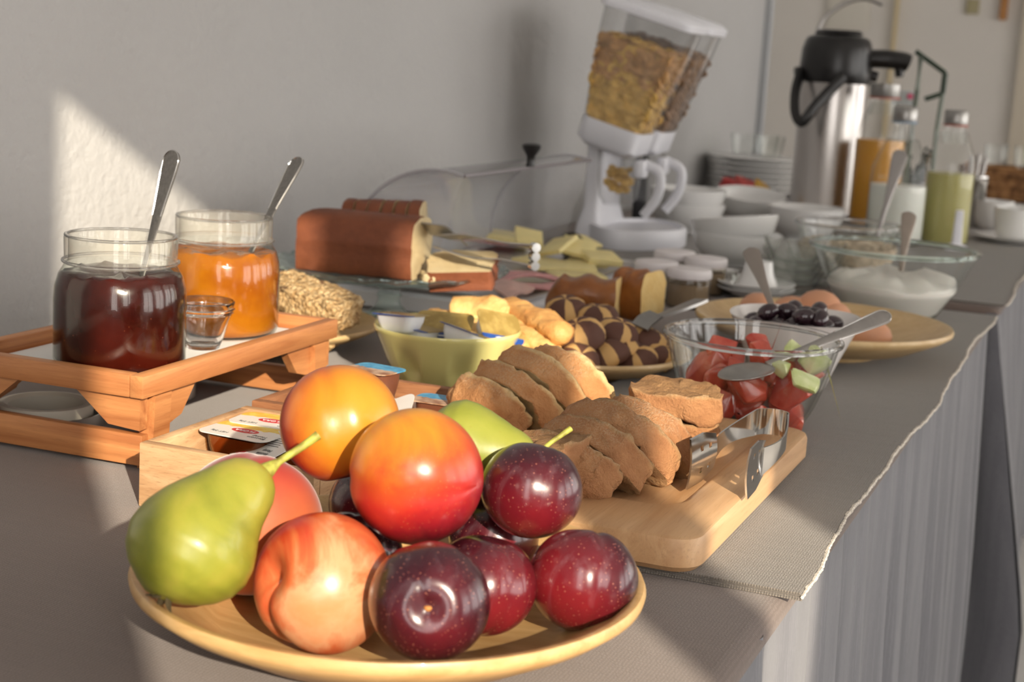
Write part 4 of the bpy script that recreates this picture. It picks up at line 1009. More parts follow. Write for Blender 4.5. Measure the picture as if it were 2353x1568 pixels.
ckl = [('big striped biscuit on top at the left of the heap', 1342, 770, .048, 0, (22, -12), 1.12), ('striped biscuit on top at the right of the first', 1410, 765, .046, 1, (15, 16), 1.05), ('striped biscuit at the right end of the heap', 1478, 785, .034, 2, (16, 20), 1.08),
       ('striped biscuit at the back in front of the brioche', 1300, 738, .034, 1, (-5, -8), 1.1), ('striped biscuit behind the top pair', 1375, 735, .040, 2, (-6, 4), 1.12), ('tilted striped biscuit low at the left beside the pastry', 1285, 800, .024, 0, (45, -25), 1.0),
       ('striped biscuit in the middle of the front row', 1435, 810, .028, 1, (30, 5), 1.05), ('near striped biscuit with broad dark bands at the plate rim', 1405, 830, .021, 0, (34, -5), 1.15), ('small striped biscuit at the near right rim', 1470, 832, .019, 2, (30, 14), .95),
       ('striped biscuit at the near left of the heap', 1335, 820, .021, 1, (30, -22), 1.0), ('striped biscuit tucked at the far right rim', 1500, 820, .020, 0, (20, 30), .9), ('striped biscuit at the near rim behind the light bread', 1325, 850, .018, 2, (26, -30), .95)]
for i, (lb, px, py, z, mi, tl, s_) in enumerate(ckl):
    c = G(px, py, z); me_o = cm.obj('striped_biscuit', SM[mi], None, (c.x, c.y, max(z - .012, .0125 + max(0, math.hypot(c.x - PP.x, c.y - PP.y) - .068) * .45)), (R(tl[0]), R(tl[1]), R(40 * i)), sharp=180)
    me_o.scale = (s_, s_, s_ * .95); tag(me_o, lb, 'biscuit', 'striped biscuits on the pastry plate')
BRC = m_bread('brioche_crust', (.20, .060, .012), (.36, .13, .03), None, 100, .25, .3); BRI = m_bread('brioche_crumb', (.68, .44, .15), (.80, .60, .26), None, 200, .5)
def brioche(label, px, py, z, w, h, l, rz, seed, cut):
    c = G(px, py, z); P = []
    for j in range(40):
        a = 2 * PI * j / 40; P.append((w / 2 * math.copysign(abs(math.cos(a)) ** .6, math.cos(a)), h / 2 + h / 2 * math.copysign(abs(math.sin(a)) ** .7, math.sin(a))))
    L = []
    for i in range(15):
        u = i / 14; k = (.55 + .45 * min(1, u * 5)) if not cut else 1; k2 = 1 + .05 * math.sin(u * 14)
        L.append([(x * k, -l / 2 + l * u, z_ * k * k2) for x, z_ in P])
    mb = MB().loops(L, True, True, 0, False, 1 if cut else 0, 1); rough(mb, .002, 45, seed)
    return tag(mb.obj('brioche', [BRC, BRI], None, (c.x, c.y, z), (0, 0, R(rz)), sharp=50), label, 'brioche', 'brioche pieces at the back of the pastry plate')
brioche('glossy dark brown brioche piece at the back of the pastry plate', 1335, 735, .018, .06, .052, .085, -78, 1, False)
brioche('brioche slice with swirled yellow cut face beside the small jars', 1460, 735, .016, .055, .060, .045, -105, 2, True)
sv = thing('serving_tongs', 'steel serving tongs with flat end lying on the pastry plate', 'tongs', (0, 0, 0))
strip3(bez([D(1488, 735, 1.66), D(1530, 722, 1.68), D(1575, 705, 1.70), D(1612, 690, 1.72)], 10), [.004, .004, .005, .0065, .008, .009, .0095, .0095, .0095, .009], .0016, (0, .3, 1), 'handle', STEEL, sv)
strip3(bez([D(1470, 752, 1.645), D(1482, 738, 1.65), D(1496, 728, 1.66), D(1508, 722, 1.665)], 8), .010, .0012, (.3, .3, 1), 'grip_end', STEEL, sv)

# ---------------------------------------------------------------- tomato salad bowl
TB = Vector((-.312, 1.378, RZ))
def gbowl(name, label, c, r, h, base, m, wall=.004, n=72, flare=1.0, cat='bowl', rimm=None, rim=.0028):
    t = thing(name, label, cat, c); pr = [(0, 0), (r * base * .9, 0), (r * base, .002)]
    for k in range(1, 11):
        u = k / 10; pr.append((r * (base + (1 - base) * u ** flare), .002 + (h - .002) * u))
    inn = [(max(.001, a - wall), z + (wall if z < .003 else 0)) for a, z in reversed(pr[2:])] + [(0, wall + .001)]
    MB().lathe(pr + inn, n).obj('body', m, t, sharp=60)
    MB().lathe([(r + rim * math.cos(2 * PI * k / 10) * 1.1, h + rim * math.sin(2 * PI * k / 10)) for k in range(11)], n).obj('rim', rimm or RIMGLASS, t, sharp=80)
    return t
gbowl('glass_bowl', 'clear round glass bowl of tomato salad at the table edge', TB, .0785, .083, .55, GLASS, .003, flare=.55, rim=.003)
tm = NT('tomato_flesh'); v = tm.coord(); tm.bs(Base__Color=tm.ramp(tm.noise(v, 50, 4), [(.35, (.46, .045, .026)), (.58, (.60, .105, .065)), (.78, (.68, .28, .18))]), Roughness=.22, Coat__Weight=.4, Subsurface__Weight=.15); tm.b.inputs['Subsurface Scale'].default_value = .005; TOM = tm.m
cm2 = NT('cucumber_flesh'); v = cm2.coord(); cm2.bs(Base__Color=cm2.ramp(cm2.noise(v, 70, 4), [(.35, (.52, .60, .22)), (.65, (.72, .76, .42))]), Roughness=.3, Coat__Weight=.3); CUC = cm2.m
def wedge_mesh(seed, s_):
    rr_ = random.Random(seed); bm = bmesh.new()
    for k in range(11): bm.verts.new(Vector((rr_.uniform(-1, 1), rr_.uniform(-1, 1), rr_.uniform(-.75, .75))).normalized() * s_ * rr_.uniform(.8, 1.1))
    r_ = bmesh.ops.convex_hull(bm, input=list(bm.verts)); 
    for g_ in [v_ for v_ in r_['geom_interior'] if isinstance(v_, bmesh.types.BMVert)]: 
        if g_.is_valid: bm.verts.remove(g_)
    bmesh.ops.bevel(bm, geom=list(bm.edges), offset=s_ * .09, segments=2, profile=.6, affect='EDGES')
    bm.verts.index_update(); mb = MB().add([q.co.copy() for q in bm.verts], [[q.index for q in f.verts] for f in bm.faces]); bm.free(); return mb
rt = random.Random(12); k = 0
toms = [(-.028, -.036, .018), (.022, -.040, .018), (.046, -.008, .019), (.0, -.002, .018), (-.044, .0, .020), (.018, .032, .019), (-.024, .036, .020),
        (-.036, -.030, .044), (.010, -.046, .043), (.050, -.026, .046), (-.010, -.014, .046), (.034, .012, .047), (-.052, .006, .046), (-.020, .028, .047), (.018, .046, .048), (.055, .02, .048),
        (-.006, .044, .066), (.040, .036, .066), (-.040, .022, .062), (.008, .01, .066)]
for i, (x, y, z) in enumerate(toms):
    o = wedge_mesh(100 + i, .0225 if i < 16 else .0175).obj('tomato_chunk', TOM, None, TB + Vector((x * .82, y * .82, z)), (rt.uniform(0, 6), rt.uniform(0, 6), rt.uniform(0, 6)), sharp=25)
    tag(o, 'red chunk of cut tomato in the glass salad bowl', 'tomato', 'tomato chunks in the salad bowl')
for i, (px, py, dd, lb) in enumerate(((1853, 872, 1.335, 'large pale cucumber chunk against the near right glass of the salad bowl'), (1872, 830, 1.40, 'cucumber chunk at the right wall of the salad bowl'), (1822, 808, 1.41, 'cucumber chunk lying on the tomatoes near the spoon'), (1795, 850, 1.39, 'cucumber chunk under the spoon handle'))):
    o = wedge_mesh(200 + i, (.0175, .017, .015, .013)[i]).obj('cucumber_chunk', CUC, None, D(px, py, dd), (i, i * 2, .5 * i), sharp=25); tag(o, lb, 'cucumber', 'cucumber chunks in the salad bowl')
sp1 = D(1770, 850, 1.385)
spoon('salad_spoon', 'large steel serving spoon lying in the tomato salad', D(2044, 722, 1.44), D(1762, 838, 1.385), .0085, .0032, .021, STEELD, ROT @ Vector((0, .6, .8)), bl=.062, bowl_dir=D(1640, 880, 1.335) - D(1762, 838, 1.385))

# ---------------------------------------------------------------- olives, eggs, yogurt, oats
OB = Vector((-.316, 1.585, RZ)); OLV = plain('black_olive', (.030, .012, .018), .18, coat=.6, var=.4, vs=60)
ob = thing('olive_bowl', 'white tapered porcelain bowl of black olives', 'bowl', OB, R(8))
def sq(a, r, z): c, s_ = math.cos(a), math.sin(a); k = (abs(c) ** 5 + abs(s_) ** 5) ** (-1 / 5); k = 1 + (k - 1) * .35; return (r * k * c, r * k * s_, z)
MB().lathe([(0, 0), (.034, 0), (.036, .003), (.045, .026), (.056, .050), (.066, .072), (.0675, .0745), (.065, .0745), (.054, .052), (.042, .026), (.033, .007), (0, .006)], 80, fn=sq).obj('body', plain('warm_white_porcelain', (.86, .81, .77), .25, coat=.3), ob, sharp=60)
omesh = MB().lathe([(0, -.0115), (.003, -.011), (.006, -.009), (.0082, -.004), (.0086, .001), (.0075, .006), (.005, .0095), (.002, .0112), (0, .0114)], 20)
ro = random.Random(3); pts_ = []
first = None
for lay, (zz, rad, cnt) in enumerate(((.050, .036, 12), (.064, .048, 20), (.077, .036, 9))):
    tries = 0; got = []
    while len(got) < cnt and tries < 900:
        tries += 1; a = ro.uniform(0, 6.28); r_ = rad * math.sqrt(ro.random()); q = Vector((r_ * math.cos(a), r_ * math.sin(a), zz + ro.uniform(-.003, .003)))
        if all((q - w).length > .0155 for w in got): got.append(q)
    for q in got:
        if first is None: first = omesh.obj('olive', OLV, None, OB + q, sharp=180); o = first
        else: o = first.copy(); COL.objects.link(o); o.location = OB + q
        o.rotation_euler = (R(90) + ro.uniform(-.6, .6), ro.uniform(-.5, .5), ro.uniform(0, 6.28)); tag(o, 'shiny black olive heaped in the white bowl', 'olive', 'black olives in the white bowl')
spoon('olive_spoon', 'steel spoon with flat handle standing in the olives', D(1722, 570, 1.68), D(1790, 745, 1.62), .0095, .0030, 0, plain('matt_steel', (.36, .32, .29), .45, 1), ROT @ Vector((0, .2, 1)), rim=False)
EP = Vector((-.328, 1.805, RZ))
turned_plate('wooden_plate', 'wide pale wooden plate with brown eggs', EP, .148, .040, .062, BAMBOO2, floor=.012)
EGG = plain('brown_eggshell', (.66, .33, .19), .5, var=.08, vs=25, sss=.1)
emesh = MB().lathe([(0, -.027), (.008, -.0255), (.0155, -.020), (.0205, -.011), (.0218, -.002), (.0208, .008), (.0175, .017), (.0115, .0245), (.005, .0282), (0, .029)], 32)
for lb, px, py, z, rt_ in (('brown egg at the far left of the wooden plate', 1742, 715, .045, (90, 0, 30)), ('highest brown egg at the back of the egg plate', 1880, 708, .050, (80, 0, 70)), ('brown egg between the two rear eggs', 1823, 722, .040, (90, 0, 110)), ('brown egg right of the highest egg', 1915, 735, .039, (90, 0, 10)), ('brown egg behind the olive bowl', 1868, 742, .034, (90, 0, 50)), ('nearest brown egg at the right beside the olive bowl', 1992, 772, .033, (90, 0, 80))):
    c = G(px, py, z); tag(emesh.obj('egg', EGG, None, (c.x, c.y, z), tuple(R(q) for q in rt_), sharp=180), lb, 'egg', 'brown eggs on the wooden plate')
YB = Vector((-.296, 2.095, RZ))
gbowl('glass_bowl', 'wide conical glass bowl of white yogurt with a green tinted rim', YB, .108, .098, .50, GLASS, .003, flare=.85, rim=.0034, rimm=GREENRIM)
ymb = MB().lathe([(0, .006), (.050, .006), (.063, .018), (.078, .040), (.084, .049), (.083, .056), (.070, .062), (.045, .066), (.02, .060), (0, .064)], 64)
ymb.v = [(x, y, z + (.006 * nz((x, y, .3), 45, 3) * 1.6 if z > .05 else 0)) for x, y, z in ymb.v]
tag(ymb.obj('yogurt', plain('white_yogurt', (.80, .77, .70), .35, sss=.1), None, YB, sharp=180), 'thick white yogurt filling the conical glass bowl', 'yogurt', None, 'stuff')
spoon('yogurt_spoon', 'steel spoon standing upright in the yogurt', D(2090, 487, 2.13), D(2068, 640, 2.10), .0105, .0036, 0, plain('dull_spoon', (.34, .29, .25), .45, 1), ROT @ Vector((0, .2, 1)), rim=False)
OAT = Vector((-.425, 2.49, .0065))
gbowl('glass_bowl', 'glass bowl of oat flakes behind the yogurt', OAT, .083, .085, .6, GLASS, .004, flare=.6)
omb = MB().lathe([(0, .006), (.05, .006), (.070, .03), (.076, .05), (.05, .058), (.02, .062), (0, .063)], 48); rough(omb, .004, 80, 2)
ro = random.Random(9)
for k in range(500):
    a = ro.uniform(0, 6.28); r_ = .074 * math.sqrt(ro.random()); M_ = Matrix.Translation((r_ * math.cos(a), r_ * math.sin(a), .052 + .010 * (1 - r_ / .074) + ro.uniform(0, .004))) @ Matrix.Rotation(ro.uniform(0, 6), 4, 'Z') @ Matrix.Rotation(ro.uniform(-.8, .8), 4, 'X')
    omb.prism([(.004 * math.cos(q), .0028 * math.sin(q)) for q in (0, 1.05, 2.1, 3.14, 4.2, 5.2)], 0, .0007, M_)
tag(omb.obj('oat_flakes', plain('oat_beige', (.58, .47, .33), .8, var=.3, vs=120), None, OAT, sharp=30), 'beige oat flakes filling the rear glass bowl', 'oats', None, 'stuff')
spoon('oat_spoon', 'steel spoon standing in the oat flakes in front of the milk bottle', D(2072, 345, 2.52), D(2012, 555, 2.50), .0125, .0035, 0, plain('grey_spoon', (.30, .28, .27), .4, 1), ROT @ Vector((0, .2, 1)), rim=False)
# ---------------------------------------------------------------- small jars, saucers, glass bowls
JL = plain('white_lid', (.80, .75, .75), .4); JB = glass('small_jar_glass', (.85, .82, .76), edge=(.4, .35, .3), film=.1, filmcol=(.5, .42, .33)); JF = plain('tan_spread', (.33, .24, .15), .5, var=.1)
def small_jar(label, px, py, fill):
    c = G(px, py, 0); t = thing('small_jar', label, 'jar', c, 0, 'small white lidded jars')
    MB().lathe([(0, 0), (.028, 0), (.030, .003), (.030, .036), (.029, .040), (0, .040)], 40).obj('glass_body', JB, t, sharp=60)
    MB().lathe([(0, .003), (.026, .003), (.0275, .006), (.0275, .032), (0, .032)], 32).obj('contents', JF if fill else WHITEP, t)
    MB().lathe([(0, .0405), (.0305, .0405), (.031, .042), (.031, .050), (.0295, .053), (.02, .0545), (0, .055)], 40).obj('lid', JL, t, sharp=50)
small_jar('nearest white lidded jar of tan spread beside the brioche', 1578, 705, True)
small_jar('white lidded jar left of the nearest one', 1503, 686, False)
small_jar('rear white lidded jar of the group', 1545, 658, False)
small_jar('white lidded jar at the right rear of the group', 1617, 675, True)
mc = G(1655, 672, 0)
mt = thing('steel_creamer', 'small shiny steel cream jug behind the white lidded jars', 'jug', mc)
MB().lathe([(0, 0), (.022, 0), (.025, .004), (.026, .016), (.022, .030), (.024, .034), (.0225, .034), (.020, .029), (0, .004)], 40).obj('body', CHROME, mt, sharp=60)
MB().sweep(bez([(.023, .0, .028), (.036, 0, .027), (.037, 0, .014), (.025, 0, .008)], 14), .0022, n=8, up=(0, 1, 0)).obj('handle', CHROME, mt)
SAUC = [(0, .001), (.028, .001), (.030, 0), (.034, 0), (.036, .003), (.055, .011), (.0565, .013), (.055, .0138), (.036, .007), (0, .006)]
so = G(1735, 680, RZ); smesh = MB().lathe(SAUC, 56)
for k in range(2): tag(smesh.obj('saucer', WHITEC, None, (so.x, so.y, RZ + .0075 * k), sharp=60), ['lower white saucer of the pair beside the glass bowls', 'upper white saucer carrying the upturned egg cup'][k], 'saucer', 'stacked white saucers')
tag(MB().lathe([(.028, 0), (.0295, .001), (.022, .018), (.0195, .034), (.0185, .036), (0, .036), (0, .033), (.017, .033), (.026, .001), (.028, 0)], 48).obj('egg_cup', WHITEC, None, (so.x + .002, so.y, RZ + .0075 + .0075), sharp=50), 'white upturned egg cup on the saucers', 'egg cup')
gm = None
for px, py, cnt, lb in ((1818, 672, 4, ('lowest', 'second', 'third', 'top')), (1866, 655, 3, ('lowest', 'middle', 'top'))):
    c = G(px, py, RZ)
    for k in range(cnt): dish('glass_bowl', '%s small clear bowl in the %s stack beside the saucers' % (lb[k], 'front' if cnt == 4 else 'rear'), (c.x, c.y, RZ + .0145 * k), .047, .036, GLASS, .6, .0025, group='stacked small glass bowls', n=48)

# ---------------------------------------------------------------- white bowls and plates
def wbowl(label, c, r, h, rot=None):
    return tag(MB().lathe([(0, .002), (r * .42, .002), (r * .44, 0), (r * .50, 0), (r * .52, .004), (r * .72, h * .22), (r * .90, h * .5), (r * .985, h * .85), (r, h * .99), (r * .985, h), (r * .965, h * .98), (r * .93, h * .8), (r * .84, h * .48), (r * .6, h * .2), (0, h * .14)], 64).obj('cereal_bowl', WHITEC, None, c, rot, sharp=60), label, 'bowl', 'white cereal bowls')
wbowl('lower white bowl of the pair beside the cereal dispenser', (-.812, 2.925, .0066), .0735, .056); wbowl('upper white bowl of the pair beside the cereal dispenser', (-.812, 2.925, .0066 + .027), .0735, .056)
wbowl('lower white bowl of the nearest pair', (-.610, 2.515, .0066), .0735, .052); wbowl('tilted upper white bowl of the nearest pair', (-.612, 2.517, .0066 + .027), .0725, .050, (R(-3), R(-8), 0))
wbowl('white bowl tilted towards the viewer behind the nearest pair', (-.755, 3.185, .016), .0735, .054, (R(7), R(4), 0))
wbowl('white bowl in front of the vacuum flask', (-.600, 3.02, .0066), .0745, .060)
c = Vector((-.925, 3.93, .0066))
pm = MB().lathe([(0, .002), (.06, .002), (.062, 0), (.068, 0), (.07, .002), (.1155, .0115), (.119, .0125), (.1195, .0150), (.117, .0162), (.07, .0070), (0, .006)], 64); pf = None
for k in range(7):
    o = pm.obj('dinner_plate', WHITEC, None, c + Vector((.002 * math.sin(k * 2.1), 0, .0135 * k)), sharp=60) if pf is None else pf.copy()
    if pf is not None: COL.objects.link(o); o.location = c + Vector((.002 * math.sin(k * 2.1), 0, .0135 * k))
    pf = pf or o; tag(o, ['lowest', 'second from the bottom', 'third from the bottom', 'middle', 'third from the top', 'second from the top', 'topmost'][k] + ' white plate in the stack behind the bowls', 'plate', 'stacked white dinner plates')
for k, (px, dy) in enumerate(((1700, .0), (1775, -.02), (1745, .05))):
    q = D(px, 352, 3.95); dish('glass_tumbler', ['left clear glass standing on the plate stack', 'right clear glass standing on the plate stack', 'rear clear glass standing on the plate stack'][k], (q.x, 3.93 + dy, c.z + .0135 * 6 + .0157), .034, .052, GLASS, .75, .0025, cat='glass', group='glasses on the plate stack', n=40)
for k, (px, py, col_, lb) in enumerate(((1682, 428, (.50, .05, .05), 'crumpled red sweet packet behind the white bowls'), (1712, 430, (.55, .08, .07), 'second red packet beside the crumpled one'), (1752, 436, (.72, .42, .08), 'yellow packet lying beside the red packets'))):
    q = D(px, py, 3.45); chunk('sweet_packet', lb, (q.x, q.y, q.z), (.050, .035, .030 if k < 2 else .016), (R(20 * k), R(15), R(40 * k)), plain('packet_foil_%d' % k, col_, .4, var=.3, vs=60), 60 + k, 'packet', 'sweet packets', .005, 40, cuts=6)
q = D(1712, 445, 3.45)
bt = thing('sweet_basket', 'low dark basket holding the sweet packets behind the bowls', 'basket', (q.x, q.y, .0066))
MB().lathe([(0, 0), (.055, 0), (.062, q.z - .012), (.058, q.z - .012), (.052, .006), (0, .006)], 36).obj('body', plain('dark_wicker', (.10, .07, .05), .8, bump=.6, bs_=120), bt, sharp=50)

# ---------------------------------------------------------------- cereal dispenser
DX, DY = -.858, 2.63
cdp = thing('cereal_dispenser', 'white twin hopper cereal dispenser with clear leaning hoppers', 'cereal dispenser', (DX, DY, .0066))
poly = []
for k in range(48):
    a = 2 * PI * k / 48; poly.append((.035 + .075 * math.cos(a) * (1 + .12 * math.cos(2 * a)), .02 + .115 * math.sin(a) * (1 - .10 * math.cos(2 * a))))
MB().loops([at_z(poly, 0), at_z([(x * 1.02, y * 1.02) for x, y in poly], .004), at_z([(x * 1.02, y * 1.02) for x, y in poly], .030), at_z(poly, .034), at_z([(x * .93 + .002, y * .93) for x, y in poly], .034), at_z([(x * .92 + .002, y * .92) for x, y in poly], .028)]).obj('drip_tray', WHITEP, cdp, sharp=40)
MB().loops([at_z(rrect(.05, .16, .012), .0), at_z(rrect(.045, .15, .012), .03), at_z(rrect(.03, .13, .01), .06), at_z(rrect(.03, .12, .01), .26)]).obj('column', WHITEP, cdp, (-.045, .05, 0))
MB().box((-.01, .165, .12), (.022, .02, .24), .003).obj('rear_post', BLACKP, cdp)
LEAN = Matrix.Rotation(R(15), 4, 'Y')
def hopper(yo, flip):
    T = Matrix.Translation((-.004, yo, .175)) @ LEAN
    def lp_(w, d, z, r=.022): return [T @ Vector((x, y, z)) for x, y in rrect(w, d, r, 6)]
    def lpi(w, d, z, r=.02): return lp_(w - .004, d - .004, z, r)
    o = MB().loops([lp_(.108, .098, .028), lp_(.130, .108, .10), lp_(.150, .114, .185), lp_(.156, .116, .225)], False, False).obj('hopper', HOPPER, cdp, sharp=60)
    MB().loops([lp_(.166, .124, .222), lp_(.168, .126, .226), lp_(.168, .126, .234), lp_(.150, .112, .240), lp_(.06, .05, .242)]).obj('hopper_lid', WHITEP, cdp, sharp=50)
    MB().loops([lp_(.085, .08, -.012), lp_(.112, .102, .0), lp_(.114, .104, .036), lp_(.106, .096, .036), lp_(.07, .07, -.004)]).obj('collar', WHITEP, cdp, sharp=50)
    MB().loops([[Vector((x * k + .012, y * k + yo, z)) for x, y in rrect(.075, .075, .03, 6)] for k, z in ((.62, .070), (.85, .085), (.95, .12), (1, .17))], False, False).obj('outlet', HOPPER, cdp, sharp=60)
    MB().box((.05, yo, .135), (.022, .03, .03), .006).obj('dispensing_knob', WHITEP, cdp)
    MB().sweep(bez([(.055, yo, .145), (.085, yo, .13), (.083, yo, .09), (.060, yo, .055)], 14), [.012, .0125, .013, .013, .013, .012, .012, .011, .010, .009, .008, .007, .006, .004, .002][:15] if False else .0085, .0045, up=(0, 1, 0), n=10).obj('paddle', WHITEP, cdp)
    return T
T1 = hopper(-.035, False); T2 = hopper(.095, True)
def cereal(label, T, zt, cols, seed, bottom=True):
    rr_ = random.Random(seed); mb = MB(); sec = [(.090, .080, .030), (.110, .090, .095), (.122, .095, .14), (.130, .098, zt)]
    mb.loops([[T @ Vector((x, y, z)) for x, y in rrect(w, d, .02, 5)] for w, d, z in sec])
    mb.m = [0] * len(mb.f)
    for k in range(900):
        u = rr_.random() * .98; z = .03 + (zt - .03) * u; w = lerp_tab([(s[2], s[0]) for s in sec], z) / 2; d = lerp_tab([(s[2], s[1]) for s in sec], z) / 2
        sd_ = rr_.choice((0, 1, 2, 3, 4))
        if sd_ == 0: p = (w, rr_.uniform(-d, d), z); ax = 'Y'
        elif sd_ == 1: p = (-w, rr_.uniform(-d, d), z); ax = 'Y'
        elif sd_ == 2: p = (rr_.uniform(-w, w), -d, z); ax = 'X'
        elif sd_ == 3: p = (rr_.uniform(-w, w), d, z); ax = 'X'
        else: p = (rr_.uniform(-w, w), rr_.uniform(-d, d), zt + rr_.uniform(0, .006)); ax = None
        M_ = Matrix.Translation(Vector(p) * 1.0) @ (Matrix.Rotation(R(90) + rr_.uniform(-.5, .5), 4, ax) if ax else Matrix.Rotation(rr_.uniform(-.6, .6), 4, 'X')) @ Matrix.Rotation(rr_.uniform(-.4, .4), 4, 'Y')
        s_ = rr_.uniform(.008, .014); ci = 0 if (z < .115 + rr_.uniform(-.02, .02)) else 1
        mb.prism([(s_ * math.cos(q) * rr_.uniform(.8, 1.1), s_ * .8 * math.sin(q)) for q in (0, .9, 1.8, 2.7, 3.6, 4.5, 5.4)], -.0008, .0012, T @ M_, ci)
    o = mb.obj('cereal', cols, None, cdp.location, sharp=30); return tag(o, label, 'cereal', None, 'stuff')
CF1, CF2 = plain('corn_flake', (.72, .46, .12), .6, var=.3, vs=60), plain('bran_flake', (.52, .29, .11), .65, var=.35, vs=60)
CF3 = plain('muesli', (.30, .18, .10), .7, var=.5, vs=70)
cereal('yellow and brown corn flakes in the front hopper', T1, .172, [CF1, CF2], 1)
cereal('brown muesli in the rear hopper', T2, .175, [CF3, CF3], 2)
sp_ = MB()
ro = random.Random(5)
for k in range(50): sp_.prism([(.008 * math.cos(q), .006 * math.sin(q)) for q in (0, 1, 2, 3, 4, 5)], 0, .0015, Matrix.Translation((.012 + ro.uniform(-.018, .018), -.035 + ro.uniform(-.018, .018), .095 + ro.uniform(0, .04))) @ Matrix.Rotation(ro.uniform(0, 6), 4, 'X'))
tag(sp_.obj('cereal', CF1, None, cdp.location, sharp=30), 'loose flakes caught in the outlet of the dispenser', 'cereal', None, 'stuff')

# ---------------------------------------------------------------- vacuum flask
fc = G(1888, 503); FC = Vector((fc.x, fc.y, .0066))
af = thing('vacuum_flask', 'tall brushed steel pump flask with black head', 'flask', FC)
MB().lathe([(0, 0), (.074, 0), (.076, .004), (.076, .016), (.0745, .018), (.0745, .295), (0, .295)], 72).obj('body', plain('satin_flask_steel', (.52, .49, .47), .28, 1), af, sharp=50)
MB().lathe([(0, .294), (.077, .294), (.079, .298), (.079, .330), (.077, .365), (.071, .385), (.066, .392), (.055, .396), (0, .398)], 72).obj('head', BLACKP, af, sharp=50)
MB().lathe([(0, .398), (.050, .398), (.052, .402), (.046, .408), (0, .409)], 48).obj('pump_button', BLACKP, af)
fx = (ROT @ Vector((1, 0, 0))); fx.z = 0; fx.normalize()
fy = Vector((-fx.y, fx.x, 0))
def fl(a, b_, z): return fx * a + fy * b_ + Vector((0, 0, z))
MB().sweep(bez([fl(.06, -.02, .350), fl(.10, -.03, .352), fl(.135, -.03, .350), fl(.150, -.03, .346)], 12), .022, .020, n=16).obj('spout', BLACKP, af, sharp=50)
MB().sweep([fl(.132, -.03, .335), fl(.134, -.03, .315)], [.011, .009], n=14).obj('spout_tip', BLACKP, af)
MB().sweep(bez([fl(-.080, -.02, .315), fl(-.095, -.06, .27), fl(-.098, -.10, .225), fl(-.085, -.12, .210), fl(-.055, -.115, .25), fl(.0, -.09, .310)], 30), .012, .0055, up=fl(.3, -1, .2), n=10).obj('carry_handle', BLACKP, af)
MB().sweep(bez([fl(-.05, .01, .385), fl(-.035, .01, .43), fl(.005, .01, .465), fl(.05, .01, .48), (fl(.09, .01, .47))], 20), .0055, n=10).obj('wire_handle', STEELD, af)
for s_ in (-1, 1): MB().sweep([fl(.076 * s_, -.01, .315), fl(.090 * s_, -.012, .312)], .012, n=14).obj('hinge', BLACKP, af)

# ---------------------------------------------------------------- bottles
def bottle(label, px, py, r, h, sh, nr, liq, top, lm, lname, llab, cap=STEEL):
    c = G(px, py); C = Vector((c.x, c.y, .0066)); t = thing('juice_bottle', label, 'bottle', C, 0, 'swing capped glass bottles')
    pr = [(0, 0), (r * .93, 0), (r, .004), (r, sh), (r * .97, sh + .02), (r * .80, sh + .045), (r * .55, sh + .075), (nr * 1.25, h - .065), (nr, h - .045), (nr, h - .026)]
    MB().lathe(pr, 56).obj('glass_body', GLASS, t, sharp=70)
    MB().lathe([(0, h - .028), (nr * 1.22, h - .028), (nr * 1.25, h - .026), (nr * 1.25, h - .001), (nr * 1.2, h), (0, h)], 40).obj('cap', cap, t, sharp=50)
    MB().lathe([(nr * .9, h - .031), (nr * 1.28, h - .031), (nr * 1.28, h - .028), (nr * .9, h - .028)], 32).obj('cap_seal', liq, t)
    q = [(0, .004)] + [(a * .985 - .0005, z) for a, z in pr[2:] if z < top]
    q[1] = (r * .97, .004)
    lr = lerp_tab([(z, a) for a, z in pr[2:]], top) * .985 - .0005
    tag(MB().lathe(q + [(lr, top), (0, top)], 48).obj(lname, lm, None, C, sharp=60), llab, 'drink', None, 'stuff')
OJ = plain('orange_juice', (.70, .33, .03), .3, sss=.1); MILK = plain('milk', (.76, .77, .70), .35, sss=.1); LEM = plain('lemonade', (.46, .42, .15), .3, sss=.1)
RSEAL = plain('red_seal', (.45, .09, .05), .5); BSEAL = plain('blue_seal', (.20, .30, .42), .5)
bottle('rounded glass bottle of orange juice beside the flask', 2003, 524, .052, .300, .185, .026, RSEAL, .182, OJ, 'orange_juice', 'orange juice filling the bottle beside the flask')
bottle('conical glass bottle of milk in front of the orange juice', 2050, 566, .0545, .262, .125, .019, BSEAL, .112, MILK, 'milk', 'white milk in the conical bottle')
bottle('glass bottle of pale yellow lemonade at the right', 2166, 566, .0465, .260, .142, .0185, RSEAL, .138, LEM, 'lemonade', 'cloudy yellow lemonade in the right bottle')
q0 = G(2195, 582); cst = thing('card_holder', 'small white plastic holder beside the lemonade bottle', 'holder', (q0.x, q0.y, .0066), R(20))
MB().loops([at_z(rrect(.040, .03, .008), 0), at_z(rrect(.038, .028, .008), .008), at_z(rrect(.018, .012, .004), .012), at_z(rrect(.014, .008, .003), .075)]).obj('body', WHITEP, cst, sharp=40)
